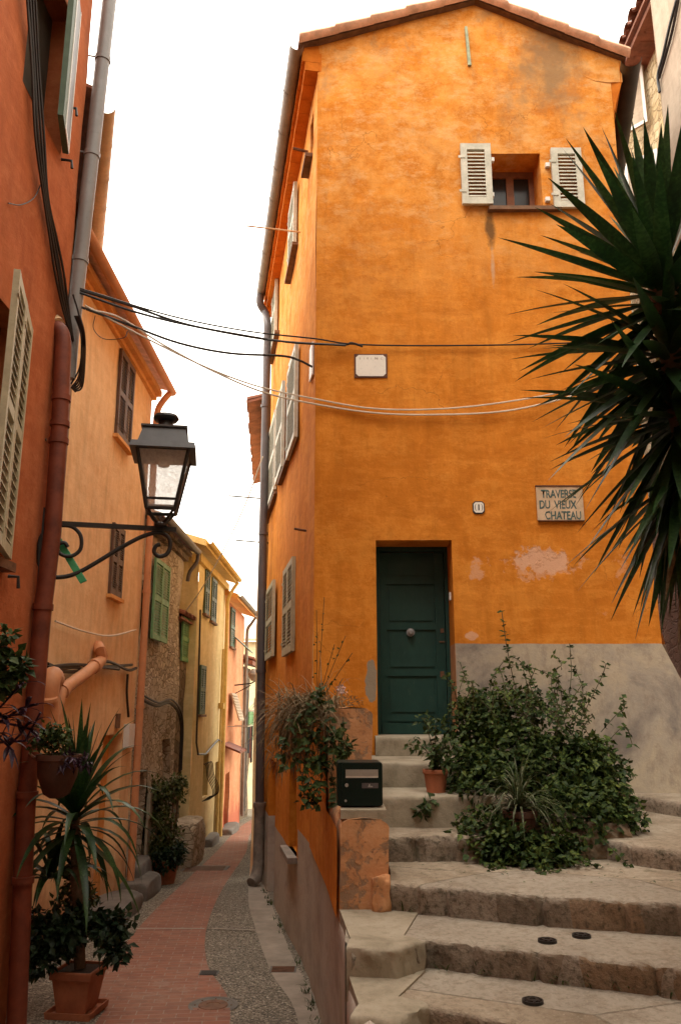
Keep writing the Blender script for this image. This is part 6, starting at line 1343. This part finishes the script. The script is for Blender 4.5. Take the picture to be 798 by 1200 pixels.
# planter bed stones below
t = lump('planter_rock', (1.55, 7.15, -.97), (.62, .70, .16), MT['darkstone'], None, .12, 5); tag(t, 'dark rough rock edging hidden under the ivy', 'rock')
def pot(name, label, c, r0, r1, h, mat, cat='flower pot', n=24, rot=0, saucer=False, parent=None):
    t = parent or thing(name, label, cat, tuple(c)); mb = MB(); c = Vector(c); th_ = .02
    mb.lathe(c, [(r0, 0), (r1 * .96, h * .80), (r1, h * .80), (r1 * 1.06, h * .82), (r1 * 1.08, h * .97), (r1 * 1.05, h), (r1 * .95, h), (r1 * .93, h * .93), (.004, h * .93)], n, rot=rot)
    o = smooth_angle(mb.build('pot', mat, t), 40 if n > 4 else 20)
    mb = MB(); mb.lathe(c, [(r1 * .9, h * .9), (r1 * .9, h * .945), (.005, h * .955)], n, rot=rot); mb.build('soil', MT['soil'], t)
    if saucer: mb = MB(); mb.lathe(c + Vector((0, 0, -.0)), [(r1 * .9, -.035), (r1 * 1.12, -.03), (r1 * 1.16, .02), (r1 * 1.1, .02), (r1 * 1.06, -.01), (.004, -.01)], n, rot=rot); mb.build('saucer', mat, t)
    return t
# spider plant in an old stone pot
c = Vector((1.42, 6.5, -.90)); c = Vector((at(610, 985, 6.42).x, 6.42, -.99))
t = pot('potted_spider_plant', 'striped grassy spider plant in a mossy clay pot before the ivy', c, .09, .12, .26, MT['terradark'], 'potted plant')
mb = MB()
for k in range(110):
    el = r_.uniform(R(5), R(85)); az = r_.uniform(0, 6.28); blade(mb, c + Vector((0, 0, .26)), Vector((math.cos(az) * math.cos(el), math.sin(az) * math.cos(el), math.sin(el))), r_.uniform(.25, .5), .015, r_.uniform(.9, 2.2), r_, 8)
mb.build('foliage', MT['stripe'], t)
# small potted rose left of the ivy on the door steps
c = Vector((at(511, 930, 7.0).x, 7.0, -.66)); t = pot('potted_rose', 'small leafy rose in a terracotta pot on the door steps', c, .075, .10, .18, MT['terracotta'], 'potted plant')
ml, ms = MB(), MB()
for (px, py, Y) in ((497, 842, 7.1), (488, 872, 7.0), (510, 850, 7.0), (525, 870, 7.1), (505, 880, 6.9), (520, 885, 6.95), (515, 895, 6.9)):
    e = at(px, py, Y); a = c + Vector((0, 0, .16)); vine(ml, ms, [a, a.lerp(e, .5) + Vector((.0, 0, .06)), e], .06, r_, .035)
    blob(ml, e, (.09, .09, .06), 26, .055, r_)
ms.build('stem', MT['twig'], t); ml.build('foliage', MT['leafmid'], t)
# ivy sprig on the step, left
c = at(496, 948, 6.75); ml, ms = MB(), MB(); vine(ml, ms, [at(520, 935, 6.85), at(505, 938, 6.75), at(494, 950, 6.72)], .075, r_, .03); blob(ml, c, (.05, .03, .08), 22, .07, r_)
t = thing('ivy_sprig', 'small ivy sprig spilling over the cement door step', 'ivy', tuple(c)); ms.build('stem', MT['twig'], t); ml.build('foliage', MT['leafmid'], t)
c = Vector((at(720, 955, 7.3).x, 7.3, -.93)); t = pot('potted_ivy', 'terracotta pot half hidden at the right end of the ivy', c, .10, .13, .26, MT['terradark'], 'potted plant')
ml = MB(); blob(ml, c + Vector((-.05, .02, .4)), (.22, .2, .2), 420, .065, r_); ml.build('foliage', MT['leafmid'], t)
mb = MB(); fl = Vector((at(557, 850, 7.6).x, 7.5, at(557, 850, 7.5).z))
for k in range(7): leaf(mb, fl, (rdir(r_) + Vector((0, -.5, 0))).normalized(), Vector((0, -1, .2)), .05, .04)
t = mb.build('yellow_leaf', leafmat('yellow_petals', (.5, .35, .02), (.6, .42, .03), (.7, .5, .05)), iv)

# dried and trailing plant on the upper pillar
dp = thing('trailing_plant', 'dried grassy plant with ivy trailing over the flaking pillar', 'plant', (-.05, 6.9, .0))
ml, ms, mg = MB(), MB(), MB(); r_ = random.Random(21)
cc = Vector((-.23, 6.95, .0))
for k in range(700):
    p = cc + Vector((r_.gauss(0, .13), r_.gauss(0, .2), r_.uniform(-.08, .06))); d = Vector((r_.gauss(-.45, .45), r_.gauss(-.1, .5), r_.uniform(-.3, .9)))
    blade(mg, p, d, r_.uniform(.15, .45), .009, r_.uniform(.5, 2.2), r_, 6)
for k in range(420):
    p = cc + Vector((r_.gauss(-.12, .1), r_.gauss(0, .15), r_.uniform(-.35, .0))); d = Vector((r_.gauss(-.4, .4), r_.gauss(-.2, .4), r_.gauss(-.5, .5)))
    blade(mg, p, d, r_.uniform(.12, .35), .009, r_.uniform(.5, 2), r_, 6)
for (px, py, L_) in ((380, 700, .0), (371, 715, 0), (405, 745, 0), (392, 755, 0), (413, 765, 0)):
    e = at(px, py, 6.8); ms.tube(chain([cc + Vector((.03, 0, .0)), cc.lerp(e, .5) + Vector((.02, 0, .02)), e], 5), .0035, 4)
    for q in range(6): leaf(ml, cc.lerp(e, r_.uniform(.3, .95)), rdir(r_), Vector((0, -1, 0)), .03, .015)
blob(mg, cc + Vector((.20, .9, .05)), (.25, .2, .13), 380, .05, r_, .2, .2)
for (pts) in ([(375, 800), (365, 850), (360, 900), (375, 940)], [(385, 820), (388, 860), (392, 890)], [(350, 840), (345, 880), (352, 905), (368, 930)], [(372, 860), (378, 900), (370, 950)], [(392, 850), (398, 880), (388, 900)], [(365, 820), (340, 850), (330, 885), (335, 905)], [(380, 870), (372, 890), (355, 905), (358, 945)], [(360, 830), (352, 860), (358, 880)], [(388, 905), (394, 935), (393, 945)], [(402, 840), (404, 870), (400, 885)]):
    P_ = [Vector((at(px, py, 6.5).x, 6.5 - .1 * i, at(px, py, 6.5 - .1 * i).z)) for i, (px, py) in enumerate(pts)]
    P_ = [at(px, py, 6.55 - .06 * i) for i, (px, py) in enumerate(pts)]; vine(ml, ms, P_, .07, r_, .04)
for (px, py, s_, n) in ((366, 855, .10, 60), (390, 868, .08, 55), (376, 895, .09, 60), (362, 932, .08, 40), (404, 878, .07, 70), (372, 820, .10, 25)):
    blob(ml, at(px, py, 6.5), (s_, s_, s_ * 1.1), n, .06, r_, .2)
mf = MB(); blob(mf, at(400, 808, 6.6), (.04, .03, .04), 60, .025, r_, .3, .8); mf.build('flower', MT['flower'], dp)
ms.build('stem', MT['twig'], dp); mg.build('dry_foliage', MT['drygrass'], dp); ml.build('foliage', MT['leafmid'], dp)

# left foreground plants
r_ = random.Random(31)
pc = Vector((-2.22, 7.55, G(7.55) + .04))
pcx = at(93, 1148, 7.5); pc = Vector((pcx.x, 7.5, G(7.5) + .04))
t = pot('potted_yucca', 'square terracotta planter with drooping yucca and dark leafy underplanting', pc, .17, .235, .31, MT['terracotta'], 'potted plant', n=4, rot=R(-8), saucer=True)
mb = MB(); tp_ = at(88, 975, 7.5); mb.tube(chain([pc + Vector((0, 0, .3)), pc.lerp(tp_, .5) + Vector((.02, 0, 0)), tp_, tp_ + Vector((0, 0, .12))], 5), [.05] * 8 + [.042] * 8, 8)
for k in range(16): q_ = pc.lerp(tp_, .35 + .04 * k); mb.tube([q_, q_ + Vector((0, 0, .01))], .052, 8)
smooth_angle(mb.build('trunk', MT['bark'], t), 50)
mb = MB()
for k in range(70):
    el = R(88) - R(120) * (k / 70) ** 1.25; az = k * 2.4 + r_.uniform(-.2, .2); d = Vector((math.cos(az) * math.cos(el), math.sin(az) * math.cos(el), math.sin(el)))
    blade(mb, tp_ + Vector((0, 0, .12 * math.sin(el) + .04)), d, r_.uniform(.7, 1.05), .078, (.15 + .95 * math.cos(el)) * r_.uniform(.6, 1.5), r_, 9)
q_ = at(60, 1030, 7.5)
for k in range(26):
    az = k * 2.4; el = r_.uniform(.1, 1.3); blade(mb, q_, Vector((math.cos(az) * math.cos(el), math.sin(az) * math.cos(el), math.sin(el))), r_.uniform(.5, .8), .055, r_.uniform(.6, 2.0), r_, 9)
smooth_angle(mb.build('foliage', MT['yucca'], t), 80)
ml, ms = MB(), MB()
for (px, py, Y, s_, n) in ((60, 1100, 7.35, .22, 420), (80, 1088, 7.4, .18, 300), (128, 1088, 7.35, .15, 230), (136, 1112, 7.3, .12, 150), (45, 1125, 7.3, .15, 200), (100, 1075, 7.45, .14, 150), (40, 1085, 7.5, .16, 160)):
    blob(ml, at(px, py, Y), (s_, s_, s_ * .85), n, .085, r_, .35, .6)
for e in ((160, 1080), (152, 1068), (140, 1130), (118, 1140), (150, 1100)): vine(ml, ms, [at(105, 1085, 7.4), at((105 + e[0]) / 2, 1075, 7.35), at(*e, 7.3)], .08, r_, .05)
ms.build('stem', MT['twig'], t); ml.build('underplanting', MT['leafdark'], t)
ml = MB()
for (px, py) in ((68, 1010), (85, 1040), (95, 1010), (75, 1060), (100, 1050)): blob(ml, at(px, py, 7.6), (.12, .1, .14), 90, .07, r_, .3)
ml.build('climber', MT['leafyellow'], t)

# hanging half-round wall pot with succulent, on red pipe
hp = at(66, 935, 6.75); hq = at(66, 884, 6.75)
t = thing('hanging_pot', 'brown hanging pot on the red downpipe with small green and purple plants', 'hanging pot', tuple(hp))
mb = MB(); c = Vector((hp.x + .0, 6.75, hp.z)); H_ = hq.z - hp.z
mb.lathe(c, [(.05, 0), (.10, .03), (.15, H_ * .5), (.165, H_ * .85), (.175, H_ * .87), (.175, H_), (.16, H_), (.15, H_ * .92), (.005, H_ * .92)], 24); smooth_angle(mb.build('pot', MT['terradark'], t), 40)
mb = MB(); mb.tube([c + Vector((-.19, 0, H_ * .9)), c + Vector((-.28, .12, H_ * 1.0))], .012, 6); mb.build('hanger', MT['rustbrown'], t)
ml = MB(); 
for (px, py, s_, n) in ((55, 860, .12, 170), (72, 862, .10, 130), (45, 868, .08, 80), (65, 878, .14, 150)): blob(ml, at(px, py, 6.72), (s_, s_, s_ * .8), n, .045, r_, .2, .75)
ml.build('foliage', MT['leafmid'], t)
ml = MB(); blob(ml, at(78, 890, 6.65), (.10, .08, .06), 90, .09, r_, .2, .25); blob(ml, at(100, 893, 6.6), (.08, .04, .05), 40, .08, r_, .2, .25)
ml.build('trailing_foliage', MT['purple'], t)
# window box plants at the left edge
wb_ = at(-8, 850, 5.4)
t = thing('window_box_plants', 'round-leaved succulent and purple trailing leaves poking in at the left edge', 'plant', tuple(wb_))
mb = MB(); mb.box(-2.58, -2.36, 4.3, 5.5, at(0, 875, 5.4).z - .02, at(0, 835, 5.4).z); mb.build('trough', MT['terradark'], t)
ml = MB()
for (px, py, s_, n) in ((12, 775, .10, 70), (20, 780, .08, 50), (2, 800, .12, 90), (8, 745, .06, 24), (18, 792, .07, 30), (0, 760, .08, 40)): blob(ml, at(px, py, 5.45), (s_, s_, s_ * .7), n, .075, r_, .2, .8)
ml.build('foliage', MT['leafmid'], t)
ml = MB(); ms = MB()
for (a, b, cc_) in (((-5, 835), (18, 810), (28, 800)), ((-5, 850), (25, 830), (45, 825)), ((-5, 845), (20, 850), (40, 855)), ((0, 870), (30, 868), (48, 835)), ((-5, 860), (8, 872), (16, 880)), ((0, 840), (18, 838), (30, 836)), ((10, 875), (25, 860), (35, 845))):
    pa, pb, pcc = at(*a, 5.5), at(*b, 5.45), at(*cc_, 5.4); ms.tube([pa, pb, pcc], .008, 5)
    for k in range(6):
        p_ = pa.lerp(pb, k / 6) if k < 3 else pb.lerp(pcc, (k - 3) / 3); blade(ml, p_, (pcc - pa).normalized() + rdir(r_) * .7, r_.uniform(.12, .2), .034, .8, r_, 5)
ml.build('trailing_foliage', MT['purple'], t); ms.build('stem', MT['purple'], t)
# potted small tree up the alley
pg = ground(192, 1035); pc = Vector((pg.x, pg.y, G(pg.y)))
t = pot('potted_shrub', 'leafy climber shrub in a terracotta pot beside the old stone house', pc, .17, .24, .38, MT['terracotta'], 'potted plant')
Yp = pg.y; ml, ms = MB(), MB()
for (px, py) in ((185, 915), (205, 912), (195, 960), (182, 970), (210, 930)): ms.tube(chain([pc + Vector((0, 0, .3)), pc.lerp(at(px, py, Yp), .5) + Vector((.03, 0, 0)), at(px, py, Yp)], 5), .015, 5)
for (px, py, s_, n) in ((185, 930, .26, 420), (203, 925, .24, 380), (178, 950, .2, 260), (192, 960, .26, 380), (186, 990, .28, 480), (200, 985, .24, 360), (178, 1000, .2, 220), (211, 918, .14, 100), (206, 1005, .15, 150), (176, 918, .14, 90)):
    blob(ml, at(px, py, Yp), (s_, s_, s_), n, .085, r_, .3, .55)
ml.build('foliage', MT['leafyellow'], t); ms.build('stem', MT['bark'], t)
ml = MB(); 
for (px, py, s_, n) in ((205, 1003, .17, 200), (192, 1008, .2, 250), (210, 995, .12, 100)): blob(ml, at(px, py, Yp - .25), (s_, s_, s_), n, .09, r_, .3, .5)
ml.build('underplanting', MT['leafdark'], t)

# unseen house added behind the camera to darken the stairs and facade foot
bk = thing('added_shade_house', 'plain unseen house added behind the camera to shade the stairs', 'house', (1, -4, -2))
KB = Fr((9, -3.2), (-1, 0)); mb = MB(); wall(mb, KB, 16, -3, 10.5, [(3.2, 4.3, -1.9, .4, .3), (7, 8, 1.2, 2.8, .25), (11, 12, 1.2, 2.8, .25), (7, 8, 4.6, 6.2, .25), (11, 12, 4.6, 6.2, .25)], amp=.015, cell=.6); mb.build('wall', MT['taupe'], bk)
for (u, z) in ((7, 1.2), (11, 1.2), (7, 4.6), (11, 4.6)): shutter(bk, KB, u, u + 1, z, z + 1.6, -.1, MT['shutgrey'], 18, .04, two=True)
mb = MB(); mb.fbox(KB, 3.2, 4.3, -.3, -.25, -2, .4); mb.build('door', MT['doorgreen'], bk)
mb = MB(); mb.fbox(KB, -.3, 16.3, -6, .4, 10.5, 10.65); mb.build('roof', MT['tiledark'], bk)
r_ = random.Random(77); mb = MB()   # weeds in the joints
sp_ = [(lx(y) - .03 - r_.random() * .03, y, G(y)) for y in [r_.uniform(6.8, 8.4) for _ in range(16)]] + [(-.30 - .165 * (y - 8.5) - .03, y, G(y)) for y in [r_.uniform(8.6, 13.8) for _ in range(26)]]
sp_ += [(-3.15 + r_.random() * .1, y, G(y)) for y in [r_.uniform(8, 24) for _ in range(60)]] + [(r_.uniform(.32, 1.9), r_.uniform(5.5, 5.62), -1.235) for _ in range(0)]
sp_ += [(x, 5.63 - (x - .3) * .33, -1.235) for x in [r_.uniform(.34, 2.2) for _ in range(22)]] + [(x, 5.0 - (x - .45) * .40, -1.385) for x in [r_.uniform(.45, 2.2) for _ in range(22)]] + [(x, 7.45, -.655) for x in [.4, .62, .8]]
for (x, y, z) in sp_:
    for k in range(r_.randint(3, 9)):
        az = r_.uniform(0, 6.28); el = r_.uniform(.5, 1.4); blade(mb, Vector((x + r_.gauss(0, .02), y + r_.gauss(0, .02), z - .005)), Vector((math.cos(az) * math.cos(el), math.sin(az) * math.cos(el), math.sin(el))), r_.uniform(.03, .10), .008, 1.0, r_, 4)
t = mb.build('weeds', MT['leafmid']); t['kind'] = 'stuff'; t['label'] = 'small green weeds growing along the wall feet and step joints'; t['category'] = 'weeds'
GR = {'drain_cover': 'iron covers in the ground', 'doorstep': 'stone doorsteps along the alley', 'cable': 'cables and wires', 'cable_bundle': 'cables and wires', 'clothes_pole': 'clothes poles'}
for o in bpy.data.objects:
    k = o.name.split('.')[0]
    if o.parent is None and k in GR: o['group'] = GR[k]
